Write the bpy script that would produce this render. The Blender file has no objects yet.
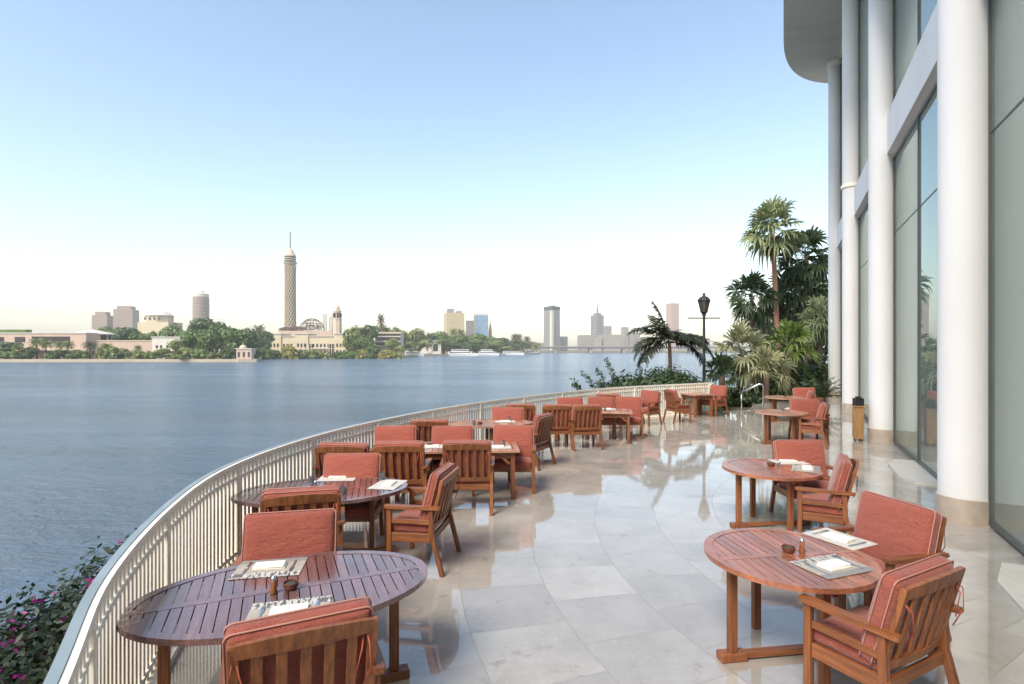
import bpy, bmesh, math, random
from mathutils import Matrix, Vector
random.seed(7)
R = math.radians
scene = bpy.context.scene
COL = scene.collection

# ------------------------------------------------------------------ camera, sky, sun, exposure
H, F, HZ = 2.25, 540.0, 348.0          # eye height over the terrace, focal length in px, horizon row
cam_d = bpy.data.cameras.new('camera'); cam = bpy.data.objects.new('camera', cam_d); COL.objects.link(cam)
cam.location = (0, 0, H); cam.rotation_euler = (R(90), 0, 0)
cam_d.sensor_width = 36.0; cam_d.lens = 36.0 * F / 1024.0
cam_d.shift_y = (HZ - 342.0) / 1024.0
cam_d.clip_start = 0.05; cam_d.clip_end = 20000
scene.camera = cam
SUN_EL = R(48); SUN_DIR = Vector((-0.56, -0.83, 0)).normalized()
sun_az = math.atan2(SUN_DIR.x, SUN_DIR.y)
world = bpy.data.worlds.new('World'); scene.world = world; world.use_nodes = True
wn = world.node_tree.nodes; wl = world.node_tree.links
sky = wn.new('ShaderNodeTexSky'); sky.sky_type = 'NISHITA'; sky.sun_disc = False
sky.sun_elevation = SUN_EL; sky.sun_rotation = sun_az
sky.air_density = 1.15; sky.dust_density = 1.6; sky.ozone_density = 1.5; sky.altitude = 0
bg = wn['Background']; bg.inputs['Strength'].default_value = 0.115
wl.new(sky.outputs[0], bg.inputs['Color'])
sd = bpy.data.lights.new('sun', 'SUN'); sun = bpy.data.objects.new('sun', sd); COL.objects.link(sun)
sd.energy = 1.5; sd.angle = R(24); sd.color = (1.0, 0.965, 0.92)
tosun = Vector((SUN_DIR.x * math.cos(SUN_EL), SUN_DIR.y * math.cos(SUN_EL), math.sin(SUN_EL)))
sun.rotation_euler = tosun.to_track_quat('Z', 'Y').to_euler()
sun.location = (40, -40, 60)
vs = scene.view_settings
vs.view_transform = 'Standard'; vs.look = 'None'; vs.gamma = 1.0; vs.use_curve_mapping = False
vs.exposure = 1.47
vs.use_white_balance = True; vs.white_balance_temperature = 7150; vs.white_balance_tint = 10
scene.cycles.use_denoising = True
scene.cycles.max_bounces = 7; scene.cycles.transparent_max_bounces = 16
scene.cycles.caustics_reflective = False; scene.cycles.caustics_refractive = False
scene.cycles.sample_clamp_indirect = 6.0

# ------------------------------------------------------------------ picture -> place
def U(px, py, z=0.0):
    d = F * (H - z) / (py - HZ)
    return Vector(((px - 512.0) / F * d, d, z))
def B(px, d): return (px - 512.0) / F * d
def Zt(py, d): return H + (HZ - py) * d / F
WATER = -7.0

# ------------------------------------------------------------------ materials
def newmat(name):
    m = bpy.data.materials.new(name); m.use_nodes = True
    return m, m.node_tree.nodes, m.node_tree.links, m.node_tree.nodes['Principled BSDF']
def math_(n, l, op, a, b=None):
    x = n.new('ShaderNodeMath'); x.operation = op
    for i, v in enumerate((a, b)):
        if v is None: continue
        if isinstance(v, (int, float)): x.inputs[i].default_value = v
        else: l.new(v, x.inputs[i])
    return x.outputs[0]
def mixc(n, l, fac, a, b, mode='MIX'):
    x = n.new('ShaderNodeMix'); x.data_type = 'RGBA'; x.blend_type = mode
    for s, v in ((x.inputs[0], fac), (x.inputs[6], a), (x.inputs[7], b)):
        if isinstance(v, (int, float)): s.default_value = v
        elif isinstance(v, tuple): s.default_value = (*v, 1) if len(v) == 3 else v
        else: l.new(v, s)
    return x.outputs[2]
def noise(n, l, vec, scale, detail=4, rough=0.55):
    x = n.new('ShaderNodeTexNoise'); x.inputs['Scale'].default_value = scale
    x.inputs['Detail'].default_value = detail; x.inputs['Roughness'].default_value = rough
    if vec is not None: l.new(vec, x.inputs['Vector'])
    return x.outputs[0]
def ramp(n, l, fac, a, b):
    x = n.new('ShaderNodeMapRange'); x.inputs[1].default_value = a; x.inputs[2].default_value = b
    l.new(fac, x.inputs[0]); return x.outputs[0]
def coords(n, l, scale=(1, 1, 1), rot=(0, 0, 0), which='Object'):
    t = n.new('ShaderNodeTexCoord'); m = n.new('ShaderNodeMapping')
    m.inputs['Scale'].default_value = scale; m.inputs['Rotation'].default_value = rot
    l.new(t.outputs[which], m.inputs['Vector']); return m.outputs[0]
def shade(c, k): return tuple(min(1.0, x * k) for x in c)
def plain(name, c, rough=0.6, var=0.15, scale=3.0, rnd=0.0, bump=0.0, bscale=40.0, metal=0.0, stretch=(1, 1, 1), c2=None, spec=0.5, coat=0.0):
    m, n, l, p = newmat(name)
    v = coords(n, l, stretch)
    f = ramp(n, l, noise(n, l, v, scale, 5), 0.3, 0.7)
    col = mixc(n, l, f, shade(c, 1 - var), c2 if c2 else shade(c, 1 + var))
    if rnd:
        o = n.new('ShaderNodeObjectInfo')
        k = n.new('ShaderNodeMapRange'); k.inputs[3].default_value = 1 - rnd; k.inputs[4].default_value = 1 + rnd
        l.new(o.outputs['Random'], k.inputs[0])
        h = n.new('ShaderNodeHueSaturation'); l.new(k.outputs[0], h.inputs['Value']); l.new(col, h.inputs['Color'])
        col = h.outputs[0]
    l.new(col, p.inputs['Base Color'])
    p.inputs['Roughness'].default_value = rough; p.inputs['Metallic'].default_value = metal
    p.inputs['Specular IOR Level'].default_value = spec
    p.inputs['Coat Weight'].default_value = coat; p.inputs['Coat Roughness'].default_value = 0.12
    if bump:
        b = n.new('ShaderNodeBump'); b.inputs['Strength'].default_value = bump; b.inputs['Distance'].default_value = 0.01
        l.new(noise(n, l, v, bscale, 3), b.inputs['Height']); l.new(b.outputs[0], p.inputs['Normal'])
    return m
def wood(name, axis, c, c2, rough=0.5, coat=0.1, rnd=0.2, boards=0.0):
    st = [14.0, 14.0, 14.0]; st[axis] = 0.9
    m = plain(name, c, rough, 0.1, 3.2, rnd, 0.25, 9.0, 0, tuple(st), c2, 0.5, coat)
    if boards:
        n, l = m.node_tree.nodes, m.node_tree.links; p = n['Principled BSDF']
        src = p.inputs['Base Color'].links[0].from_socket
        t = n.new('ShaderNodeTexCoord'); sx = n.new('ShaderNodeSeparateXYZ'); l.new(t.outputs['Object'], sx.inputs[0])
        idx = math_(n, l, 'FLOOR', math_(n, l, 'DIVIDE', math_(n, l, 'ADD', sx.outputs[0], boards / 2 if False else 0.0), boards))
        sg = math_(n, l, 'MULTIPLY', math_(n, l, 'GREATER_THAN', sx.outputs[1], 0.0), 57.0)
        w = n.new('ShaderNodeTexWhiteNoise'); w.noise_dimensions = '1D'; l.new(math_(n, l, 'ADD', idx, sg), w.inputs['W'])
        k = n.new('ShaderNodeMapRange'); k.inputs[3].default_value = 0.74; k.inputs[4].default_value = 1.28; l.new(w.outputs[0], k.inputs[0])
        h = n.new('ShaderNodeHueSaturation'); l.new(k.outputs[0], h.inputs['Value']); l.new(src, h.inputs['Color']); l.new(h.outputs[0], p.inputs['Base Color'])
        stn = ramp(n, l, noise(n, l, t.outputs['Object'], 5.0, 4), .45, .7)
        l.new(math_(n, l, 'ADD', math_(n, l, 'MULTIPLY', stn, 0.2), rough), p.inputs['Roughness'])
    return m
WC, WC2 = (0.145, 0.047, 0.018), (0.30, 0.105, 0.036)
WX, WY, WZ = (wood('oiled hardwood ' + a, i, WC, WC2) for i, a in enumerate('xyz'))
TOPL = wood('sky tinted dark table varnish', 1, (0.125, 0.062, 0.060), (0.19, 0.098, 0.092), 0.18, 1.0, 0.04, 0.063)  # base shifted towards violet, carrying the sky's sheen in its colour
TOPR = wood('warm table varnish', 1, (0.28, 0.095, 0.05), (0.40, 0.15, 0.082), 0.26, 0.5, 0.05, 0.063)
TOPF = wood('greyed and sheen pale boards', 1, (0.33, 0.16, 0.10), (0.46, 0.25, 0.17), 0.3, 0.3, 0.05, 0.09)
DARKW = wood('dark table leg', 2, (0.10, 0.03, 0.014), (0.16, 0.05, 0.022), 0.4, 0.2, 0.05)

def fabric(name, c, rnd=0.10):
    m, n, l, p = newmat(name)
    v = coords(n, l)
    big = ramp(n, l, noise(n, l, v, 5, 4), 0.25, 0.75)
    fine = noise(n, l, v, 120, 3, 0.75)
    o = n.new('ShaderNodeObjectInfo')
    col = mixc(n, l, big, shade(c, 0.80), shade(c, 1.18))
    col = mixc(n, l, ramp(n, l, fine, 0.3, 0.7), col, (c[0] * 1.6, c[1] * 2.2, c[2] * 2.3))
    k = n.new('ShaderNodeMapRange'); k.inputs[3].default_value = 1 - rnd; k.inputs[4].default_value = 1 + rnd
    l.new(o.outputs['Random'], k.inputs[0])
    h = n.new('ShaderNodeHueSaturation'); l.new(k.outputs[0], h.inputs['Value']); l.new(col, h.inputs['Color'])
    l.new(h.outputs[0], p.inputs['Base Color'])
    p.inputs['Roughness'].default_value = 0.95; p.inputs['Sheen Weight'].default_value = 0.25
    p.inputs['Specular IOR Level'].default_value = 0.15
    b = n.new('ShaderNodeBump'); b.inputs['Strength'].default_value = 0.6; b.inputs['Distance'].default_value = 0.022
    wr = math_(n, l, 'ADD', math_(n, l, 'MULTIPLY', noise(n, l, coords(n, l, (5, 9, 14)), 1.0, 4, 0.6), 1.8), math_(n, l, 'MULTIPLY', fine, 0.12))
    l.new(wr, b.inputs['Height']); l.new(b.outputs[0], p.inputs['Normal'])
    return m
FAB = fabric('coral woven canvas', (0.215, 0.049, 0.034))
PIPE = plain('faded pale piping', (0.42, 0.20, 0.155), 0.9, 0.1)
PIPE2 = plain('coral piping', (0.40, 0.09, 0.06), 0.9, 0.1)
WHITE = plain('white painted plaster', (0.72, 0.715, 0.70), 0.75, 0.05, 1.4, 0.0, 0.06, 30, stretch=(1, 1, 0.25))
SOFF = plain('beige soffit plaster', (0.90, 0.80, 0.65), 0.85, 0.05, 0.6, bump=0.05, stretch=(1, 4, 1))
STONE = plain('beige column stone', (0.44, 0.365, 0.295), 0.4, 0.16, 3.5, bump=0.1, stretch=(1.6, 1.6, 1))
SILL = plain('pale marble', (0.52, 0.50, 0.45), 0.35, 0.12, 4, stretch=(5, 1, 1))
CREAM = plain('cream painted metal', (0.88, 0.83, 0.71), 0.5, 0.05, 2.0)
CAPM = plain('sky toned handrail top', (0.22, 0.28, 0.31), 0.6, 0.12, 3.0)  # grey-blue of the reflected sky put into the rail top's colour
DARKM = plain('dark aluminium', (0.075, 0.085, 0.082), 0.4, 0.1)
STEEL = plain('brushed steel', (0.55, 0.56, 0.57), 0.3, 0.05, metal=1.0)
BLACK = plain('black cast iron', (0.012, 0.013, 0.014), 0.5, 0.2)
PAPER = plain('cream linen napkin', (0.80, 0.76, 0.68), 0.9, 0.05, 9, bump=0.3, bscale=30)
GLASSY = plain('clear tumbler glass', (0.45, 0.50, 0.55), 0.05, 0.05)
GLASSY.node_tree.nodes['Principled BSDF'].inputs['Transmission Weight'].default_value = 0.85
BOWL = plain('brown glazed clay', (0.14, 0.05, 0.03), 0.35, 0.2, 30)
OLIVE = plain('dark bowl filling', (0.05, 0.055, 0.03), 0.6, 0.4, 80)

def placemat_mat():
    m, n, l, p = newmat('printed placemat')
    v = coords(n, l)
    sx = n.new('ShaderNodeSeparateXYZ'); l.new(v, sx.inputs[0])
    x, y = sx.outputs[0], sx.outputs[1]
    band = math_(n, l, 'GREATER_THAN', y, 0.075)
    band2 = math_(n, l, 'LESS_THAN', y, -0.09)
    st = math_(n, l, 'GREATER_THAN', noise(n, l, coords(n, l, (55, 14, 1)), 1.0, 2), 0.52)
    col = mixc(n, l, ramp(n, l, noise(n, l, v, 9, 2), .3, .7), (0.33, 0.30, 0.25), (0.42, 0.39, 0.33))
    pic = mixc(n, l, st, (0.50, 0.48, 0.44), (0.12, 0.11, 0.10))
    col = mixc(n, l, band, col, pic)
    col = mixc(n, l, band2, col, (0.24, 0.23, 0.22))
    l.new(col, p.inputs['Base Color']); p.inputs['Roughness'].default_value = 0.5
    return m
MATP = placemat_mat()
MATW = plain('plain pale placemat', (0.52, 0.50, 0.45), 0.6, 0.14, 14)

TC = Vector((7.43, 6.23))
def floor_mat():
    m, n, l, p = newmat('polished limestone tiles')
    g = n.new('ShaderNodeTexCoord'); sx = n.new('ShaderNodeSeparateXYZ'); l.new(g.outputs['Object'], sx.inputs[0])
    x = math_(n, l, 'SUBTRACT', sx.outputs[0], TC.x); y = math_(n, l, 'SUBTRACT', sx.outputs[1], TC.y)
    r = math_(n, l, 'SQRT', math_(n, l, 'ADD', math_(n, l, 'MULTIPLY', x, x), math_(n, l, 'MULTIPLY', y, y)))
    a = math_(n, l, 'ARCTAN2', y, math_(n, l, 'MULTIPLY', x, -1.0))
    rs = math_(n, l, 'DIVIDE', r, 0.80)
    ri = math_(n, l, 'FLOOR', rs); rf = math_(n, l, 'FRACT', rs)
    as_ = math_(n, l, 'ADD', math_(n, l, 'MULTIPLY', a, 10.0), math_(n, l, 'MULTIPLY', ri, 0.5))
    ai = math_(n, l, 'FLOOR', as_); af = math_(n, l, 'FRACT', as_)
    jr = math_(n, l, 'LESS_THAN', rf, 0.0055)
    ja = math_(n, l, 'LESS_THAN', math_(n, l, 'MULTIPLY', math_(n, l, 'MULTIPLY', af, r), 0.10), 0.0045)
    j = math_(n, l, 'MAXIMUM', jr, ja)
    cb = n.new('ShaderNodeCombineXYZ'); l.new(ri, cb.inputs[0]); l.new(ai, cb.inputs[1])
    w = n.new('ShaderNodeTexWhiteNoise'); w.noise_dimensions = '2D'; l.new(cb.outputs[0], w.inputs['Vector'])
    tv = w.outputs[0]
    off = n.new('ShaderNodeVectorMath'); off.operation = 'MULTIPLY_ADD'
    l.new(w.outputs[1], off.inputs[0]); off.inputs[1].default_value = (9, 9, 9); l.new(g.outputs['Object'], off.inputs[2])
    big = noise(n, l, off.outputs[0], 1.6, 6, 0.62)
    vein = noise(n, l, off.outputs[0], 4.5, 8, 0.7)
    spot = noise(n, l, off.outputs[0], 22, 4, 0.6)
    col = mixc(n, l, ramp(n, l, big, .3, .7), (0.30, 0.278, 0.24), (0.415, 0.392, 0.35))
    col = mixc(n, l, ramp(n, l, vein, .60, .72), col, (0.22, 0.19, 0.145))
    col = mixc(n, l, math_(n, l, 'MULTIPLY', ramp(n, l, spot, .55, .75), 0.35), col, (0.50, 0.47, 0.41))
    hs = n.new('ShaderNodeHueSaturation'); l.new(col, hs.inputs['Color'])
    k = n.new('ShaderNodeMapRange'); k.inputs[3].default_value = 0.88; k.inputs[4].default_value = 1.10; l.new(tv, k.inputs[0])
    l.new(k.outputs[0], hs.inputs['Value'])
    col = mixc(n, l, j, hs.outputs[0], (0.20, 0.18, 0.15))
    l.new(col, p.inputs['Base Color'])
    p.inputs['IOR'].default_value = 2.1
    ro = n.new('ShaderNodeMapRange'); ro.inputs[3].default_value = 0.015; ro.inputs[4].default_value = 0.075
    l.new(noise(n, l, g.outputs['Object'], 2.2, 5, 0.6), ro.inputs[0])
    l.new(math_(n, l, 'ADD', ro.outputs[0], math_(n, l, 'MULTIPLY', j, 0.4)), p.inputs['Roughness'])
    b = n.new('ShaderNodeBump'); b.inputs['Strength'].default_value = 0.12; b.inputs['Distance'].default_value = 0.004
    l.new(math_(n, l, 'SUBTRACT', math_(n, l, 'MULTIPLY', noise(n, l, g.outputs['Object'], 1.3, 2), 1.5), math_(n, l, 'MULTIPLY', j, 0.6)), b.inputs['Height'])
    l.new(b.outputs[0], p.inputs['Normal'])
    return m
FLOOR = floor_mat()

def water_mat():
    m, n, l, p = newmat('river water')
    p.inputs['Roughness'].default_value = 0.16; p.inputs['IOR'].default_value = 1.33
    v1 = coords(n, l, (0.55, 1.0, 1)); v2 = coords(n, l, (0.05, 0.16, 1), (0, 0, R(8)))
    v3 = coords(n, l, (0.10, 0.26, 1), (0, 0, R(-6)))
    h = math_(n, l, 'ADD', math_(n, l, 'MULTIPLY', noise(n, l, v1, 0.9, 6, 0.7), 2.6), math_(n, l, 'MULTIPLY', noise(n, l, v2, 1.0, 3), 1.6))
    h = math_(n, l, 'ADD', h, math_(n, l, 'MULTIPLY', noise(n, l, v3, 1.0, 4, 0.6), 1.7))
    b = n.new('ShaderNodeBump'); b.inputs['Strength'].default_value = 1.0; b.inputs['Distance'].default_value = 0.6
    l.new(h, b.inputs['Height']); l.new(b.outputs[0], p.inputs['Normal'])
    pk = n.new('ShaderNodeMapRange'); pk.inputs[1].default_value = .35; pk.inputs[2].default_value = .65; pk.inputs[3].default_value = 0.4; pk.inputs[4].default_value = 1.0
    l.new(noise(n, l, coords(n, l, (0.010, 0.035, 1), (0, 0, R(-9))), 1.0, 5, 0.6), pk.inputs[0]); l.new(pk.outputs[0], b.inputs['Strength'])
    f = ramp(n, l, noise(n, l, coords(n, l, (0.012, 0.05, 1), (0, 0, R(5))), 1.0, 4), .35, .65)
    l.new(mixc(n, l, f, (0.07, 0.125, 0.185), (0.115, 0.175, 0.24)), p.inputs['Base Color'])
    return m
WATERM = water_mat()

def glass_mat(name, tint, ior=1.5):
    m, n, l, p = newmat(name)
    n.remove(p)
    out = n['Material Output']
    t = n.new('ShaderNodeBsdfTransparent'); t.inputs[0].default_value = (*tint, 1)
    g = n.new('ShaderNodeBsdfGlossy'); g.inputs['Roughness'].default_value = 0.0; g.inputs[0].default_value = (0.86, 0.95, 0.90, 1)
    fr = n.new('ShaderNodeFresnel'); fr.inputs[0].default_value = ior
    df = n.new('ShaderNodeBsdfDiffuse'); df.inputs[0].default_value = (0.62, 0.72, 0.66, 1)      # pale diffuse colour mixed in to lighten the dim reflections
    dm = n.new('ShaderNodeMixShader'); dm.inputs[0].default_value = 0.30; l.new(t.outputs[0], dm.inputs[1]); l.new(df.outputs[0], dm.inputs[2])
    mx = n.new('ShaderNodeMixShader'); l.new(fr.outputs[0], mx.inputs[0]); l.new(dm.outputs[0], mx.inputs[1]); l.new(g.outputs[0], mx.inputs[2])
    l.new(mx.outputs[0], out.inputs[0])
    return m
GLASS = glass_mat('green tinted plate glass', (0.88, 0.94, 0.90), 2.4)

def leaf(name, c, c2, rnd=0.12, scale=1.5, trans=0.25, rough=0.5):
    m, n, l, p = newmat(name)
    v = coords(n, l)
    col = mixc(n, l, ramp(n, l, noise(n, l, v, scale, 4), .3, .7), c, c2)
    o = n.new('ShaderNodeObjectInfo'); k = n.new('ShaderNodeMapRange'); k.inputs[3].default_value = 1 - rnd; k.inputs[4].default_value = 1 + rnd
    l.new(o.outputs['Random'], k.inputs[0])
    h = n.new('ShaderNodeHueSaturation'); l.new(k.outputs[0], h.inputs['Value']); l.new(col, h.inputs['Color'])
    l.new(h.outputs[0], p.inputs['Base Color']); p.inputs['Roughness'].default_value = rough
    t = n.new('ShaderNodeBsdfTranslucent'); l.new(h.outputs[0], t.inputs[0])
    mx = n.new('ShaderNodeMixShader'); mx.inputs[0].default_value = trans
    l.new(p.outputs[0], mx.inputs[1]); l.new(t.outputs[0], mx.inputs[2]); l.new(mx.outputs[0], n['Material Output'].inputs[0])
    return m
LEAF_D = leaf('deep green foliage', (0.025, 0.055, 0.015), (0.06, 0.105, 0.03))
LEAF_M = leaf('mid green foliage', (0.085, 0.15, 0.03), (0.15, 0.22, 0.05), scale=0.4)
LEAF_MD = leaf('dark broadleaf foliage', (0.045, 0.095, 0.022), (0.09, 0.15, 0.036), scale=0.4)
LEAF_Y = leaf('olive yellow foliage', (0.24, 0.25, 0.045), (0.36, 0.31, 0.08), scale=0.3)
LEAF_P = leaf('pale dusty foliage', (0.18, 0.23, 0.06), (0.30, 0.31, 0.11), scale=0.4)
PALM_D = leaf('dark palm fronds', (0.024, 0.05, 0.017), (0.06, 0.10, 0.034), scale=2)
PALM_L = leaf('silvery palm fronds', (0.20, 0.22, 0.11), (0.38, 0.39, 0.23), scale=1.2, rough=0.4)
PALM_G = leaf('fresh palm fronds', (0.10, 0.17, 0.03), (0.22, 0.28, 0.07), scale=1.2)
PALM_T = leaf('tall palm fronds', (0.17, 0.22, 0.09), (0.34, 0.37, 0.20), scale=1.2)
PALM_B = leaf('dry date palm fronds', (0.12, 0.12, 0.06), (0.20, 0.17, 0.10), scale=0.5)
LEAF_B = leaf('glossy dark bougainvillea leaves', (0.006, 0.015, 0.005), (0.022, 0.042, 0.012), scale=6)
MAG = leaf('magenta bracts', (0.26, 0.012, 0.15), (0.42, 0.03, 0.26), scale=4, trans=0.35)
BARK = plain('bark', (0.12, 0.08, 0.055), 0.9, 0.3, 6, bump=0.6, bscale=20)
BARKR = plain('reddish palm trunk', (0.26, 0.13, 0.08), 0.9, 0.3, 5, bump=0.8, bscale=10, stretch=(1, 1, 6))
SAND = plain('pale embankment stone', (0.42, 0.36, 0.27), 0.9, 0.1, 0.2)
EARTH = plain('dry earth and grass', (0.14, 0.13, 0.07), 0.95, 0.35, 0.15)
BANKM = plain('garden soil', (0.09, 0.07, 0.045), 0.95, 0.3, 1.5, bump=0.5, bscale=8)
PINK = plain('pale pink render', (0.50, 0.38, 0.30), 0.85, 0.06, 0.2)
CREAMW = plain('cream render', (0.55, 0.47, 0.33), 0.85, 0.05, 0.2)
ROOFW = plain('off white roofing', (0.56, 0.53, 0.47), 0.8, 0.05, 0.2)
DGLASS = plain('dark window glass', (0.045, 0.05, 0.055), 0.15, 0.2, 0.5)
SHADEW = plain('painted recess shade', (0.03, 0.022, 0.02), 0.7, 0.3, 0.3)  # near-black colour standing in for the shade inside recesses
CONC = plain('grey concrete', (0.26, 0.25, 0.24), 0.85, 0.1, 0.05)
LATT = plain('tower concrete lattice', (0.52, 0.43, 0.32), 0.85, 0.08, 0.1)
CORE = plain('tower core', (0.24, 0.19, 0.14), 0.9, 0.1, 0.1)
BLUEG = plain('blue curtain wall', (0.16, 0.27, 0.38), 0.15, 0.2, 0.1)
SCAFF = plain('rusty steelwork', (0.17, 0.11, 0.09), 0.8, 0.3, 0.2)
BOATW = plain('white boat hull', (0.80, 0.79, 0.76), 0.35, 0.05, 0.4)

def facade_mat(name, wall, win, px, pz, fx=0.5, fz=0.5):
    m, n, l, p = newmat(name)
    t = n.new('ShaderNodeTexCoord'); s = n.new('ShaderNodeSeparateXYZ'); l.new(t.outputs['Object'], s.inputs[0])
    nrm = n.new('ShaderNodeSeparateXYZ'); l.new(t.outputs['Normal'], nrm.inputs[0])
    ax = math_(n, l, 'ABSOLUTE', nrm.outputs[0]); pick = math_(n, l, 'GREATER_THAN', ax, 0.7)
    hor = math_(n, l, 'ADD', math_(n, l, 'MULTIPLY', pick, s.outputs[1]), math_(n, l, 'MULTIPLY', math_(n, l, 'SUBTRACT', 1.0, pick), s.outputs[0]))
    gx = math_(n, l, 'LESS_THAN', math_(n, l, 'FRACT', math_(n, l, 'DIVIDE', hor, px)), fx)
    gz = math_(n, l, 'LESS_THAN', math_(n, l, 'FRACT', math_(n, l, 'DIVIDE', s.outputs[2], pz)), fz)
    side = math_(n, l, 'LESS_THAN', math_(n, l, 'ABSOLUTE', nrm.outputs[2]), 0.5)
    k = math_(n, l, 'MULTIPLY', math_(n, l, 'MULTIPLY', gx, gz), side)
    base = mixc(n, l, ramp(n, l, noise(n, l, t.outputs['Object'], 0.05, 3), .3, .7), shade(wall, 0.93), shade(wall, 1.07))
    l.new(mixc(n, l, k, base, win), p.inputs['Base Color'])
    l.new(math_(n, l, 'SUBTRACT', 0.85, math_(n, l, 'MULTIPLY', k, 0.6)), p.inputs['Roughness'])
    return m

# ------------------------------------------------------------------ mesh builder
class MB:
    def __init__(s): s.bm = bmesh.new()
    def box(s, c, size, rot=None, bevel=0.0, seg=2):
        g = bmesh.ops.create_cube(s.bm, size=1.0)['verts']
        M = Matrix.Translation(Vector(c)) @ (rot.to_4x4() if rot is not None else Matrix.Identity(4)) @ Matrix.Diagonal((*size, 1))
        if bevel:
            bmesh.ops.transform(s.bm, matrix=Matrix.Diagonal((*size, 1)), verts=g)
            e = list({e for v in g for e in v.link_edges})
            r = bmesh.ops.bevel(s.bm, geom=e, offset=bevel, segments=seg, affect='EDGES', profile=0.5)
            vv = {v for f in r['faces'] for v in f.verts} | {v for v in g if v.is_valid}
            M = M @ Matrix.Diagonal((1 / size[0], 1 / size[1], 1 / size[2], 1))
            bmesh.ops.transform(s.bm, matrix=M, verts=list(vv))
        else: bmesh.ops.transform(s.bm, matrix=M, verts=g)
        return s
    def beam(s, a, b, w, h, bevel=0.004, up=(0, 0, 1)):
        a, b = Vector(a), Vector(b); d = b - a
        y = d.normalized(); z = Vector(up); x = y.cross(z)
        if x.length < 1e-4: x = Vector((1, 0, 0))
        x.normalize(); z = x.cross(y)
        rot = Matrix((x, y, z)).transposed()
        return s.box((a + b) / 2, (w, d.length, h), rot, bevel)
    def tube(s, pts, r, n=8, cap=True):
        pts = [Vector(p) for p in pts]; rings = []
        rr = r if isinstance(r, (list, tuple)) else [r] * len(pts)
        for i, p in enumerate(pts):
            t = (pts[min(i + 1, len(pts) - 1)] - pts[max(i - 1, 0)]).normalized()
            a = t.cross(Vector((0, 0, 1)))
            if a.length < 1e-3: a = Vector((1, 0, 0))
            a.normalize(); b = t.cross(a)
            rings.append([s.bm.verts.new(p + (a * math.cos(2 * math.pi * k / n) + b * math.sin(2 * math.pi * k / n)) * rr[i]) for k in range(n)])
        for i in range(len(rings) - 1):
            for k in range(n):
                s.bm.faces.new((rings[i][k], rings[i][(k + 1) % n], rings[i + 1][(k + 1) % n], rings[i + 1][k]))
        if cap:
            s.bm.faces.new(rings[0][::-1]); s.bm.faces.new(rings[-1])
        return s
    def lathe(s, c, prof, n=24, a0=0.0):
        c = Vector(c); rings = []
        for (r, z) in prof:
            rings.append([s.bm.verts.new(c + Vector((r * math.cos(a0 + 2 * math.pi * k / n), r * math.sin(a0 + 2 * math.pi * k / n), z))) for k in range(n)])
        for i in range(len(rings) - 1):
            for k in range(n):
                s.bm.faces.new((rings[i][k], rings[i][(k + 1) % n], rings[i + 1][(k + 1) % n], rings[i + 1][k]))
        if prof[0][0] > 1e-5: s.bm.faces.new(rings[0][::-1])
        if prof[-1][0] > 1e-5: s.bm.faces.new(rings[-1])
        return s
    def prism(s, poly, z0, z1):
        a = [s.bm.verts.new((x, y, z0)) for x, y in poly]; b = [s.bm.verts.new((x, y, z1)) for x, y in poly]
        n = len(poly)
        s.bm.faces.new(a[::-1]); s.bm.faces.new(b)
        for i in range(n): s.bm.faces.new((a[i], a[(i + 1) % n], b[(i + 1) % n], b[i]))
        return s
    def quad(s, *p):
        s.bm.faces.new([s.bm.verts.new(Vector(q)) for q in p]); return s
    def build(s, name, mat, parent=None, smooth=False, loc=None):
        bmesh.ops.recalc_face_normals(s.bm, faces=s.bm.faces)
        me = bpy.data.meshes.new(name); s.bm.to_mesh(me); s.bm.free()
        if smooth:
            for p in me.polygons: p.use_smooth = True
            if smooth != True:
                try: me.set_sharp_from_angle(angle=R(smooth))
                except Exception: pass
        me.materials.append(mat)
        o = bpy.data.objects.new(name, me); COL.objects.link(o)
        if parent is not None: o.parent = parent
        if loc is not None: o.location = loc
        return o
def tag(o, label=None, cat=None, group=None, kind=None):
    if label: o['label'] = label
    if cat: o['category'] = cat
    if group: o['group'] = group
    if kind: o['kind'] = kind
    return o
def thing(name, label, cat, loc=(0, 0, 0), rz=0.0, group=None):
    o = bpy.data.objects.new(name, None); COL.objects.link(o); o.empty_display_size = 0.1
    o.location = loc; o.rotation_euler = (0, 0, rz)
    return tag(o, label, cat, group)
def copy_tree(o, parent=None):
    c = o.copy(); COL.objects.link(c)
    if parent is not None: c.parent = parent
    for ch in [k for k in KIDS.get(o.name, [])]: copy_tree(ch, c)
    return c
KIDS = {}
def freeze(root):
    allo = list(COL.objects)
    def rec(o):
        KIDS[o.name] = [k for k in allo if k.parent == o]
        for k in KIDS[o.name]: rec(k)
    rec(root)
class Proto:
    """the first use moves the built thing itself, later ones copy it"""
    def __init__(s, root): s.root = root; s.used = False; freeze(root)
    def put(s, loc, rz, label, group=None, scale=None, cat=None):
        o = s.root if not s.used else copy_tree(s.root)
        s.used = True
        o.location = loc; o.rotation_euler = (0, 0, rz); o['label'] = label
        if group: o['group'] = group
        if cat: o['category'] = cat
        if scale is not None: o.scale = scale if isinstance(scale, (tuple, Vector)) else (scale,) * 3
        return o

# ------------------------------------------------------------------ setting: water, land, terrace
def sheet(name, poly, z, mat, kind='structure', z0=None):
    m = MB()
    if z0 is None:
        f = m.bm.faces.new([m.bm.verts.new((x, y, z)) for x, y in poly])
        if f.calc_area() and f.normal.z < 0: f.normal_flip()
    else: m.prism(poly, z0, z)
    m.bm.normal_update(); bmesh.ops.triangulate(m.bm, faces=m.bm.faces[:], ngon_method='EAR_CLIP')
    return tag(m.build(name, mat), kind=kind)
sheet('water', [(-4000, -700), (4000, -700), (4000, 3200), (-4000, 3200)], WATER, WATERM)

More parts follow.
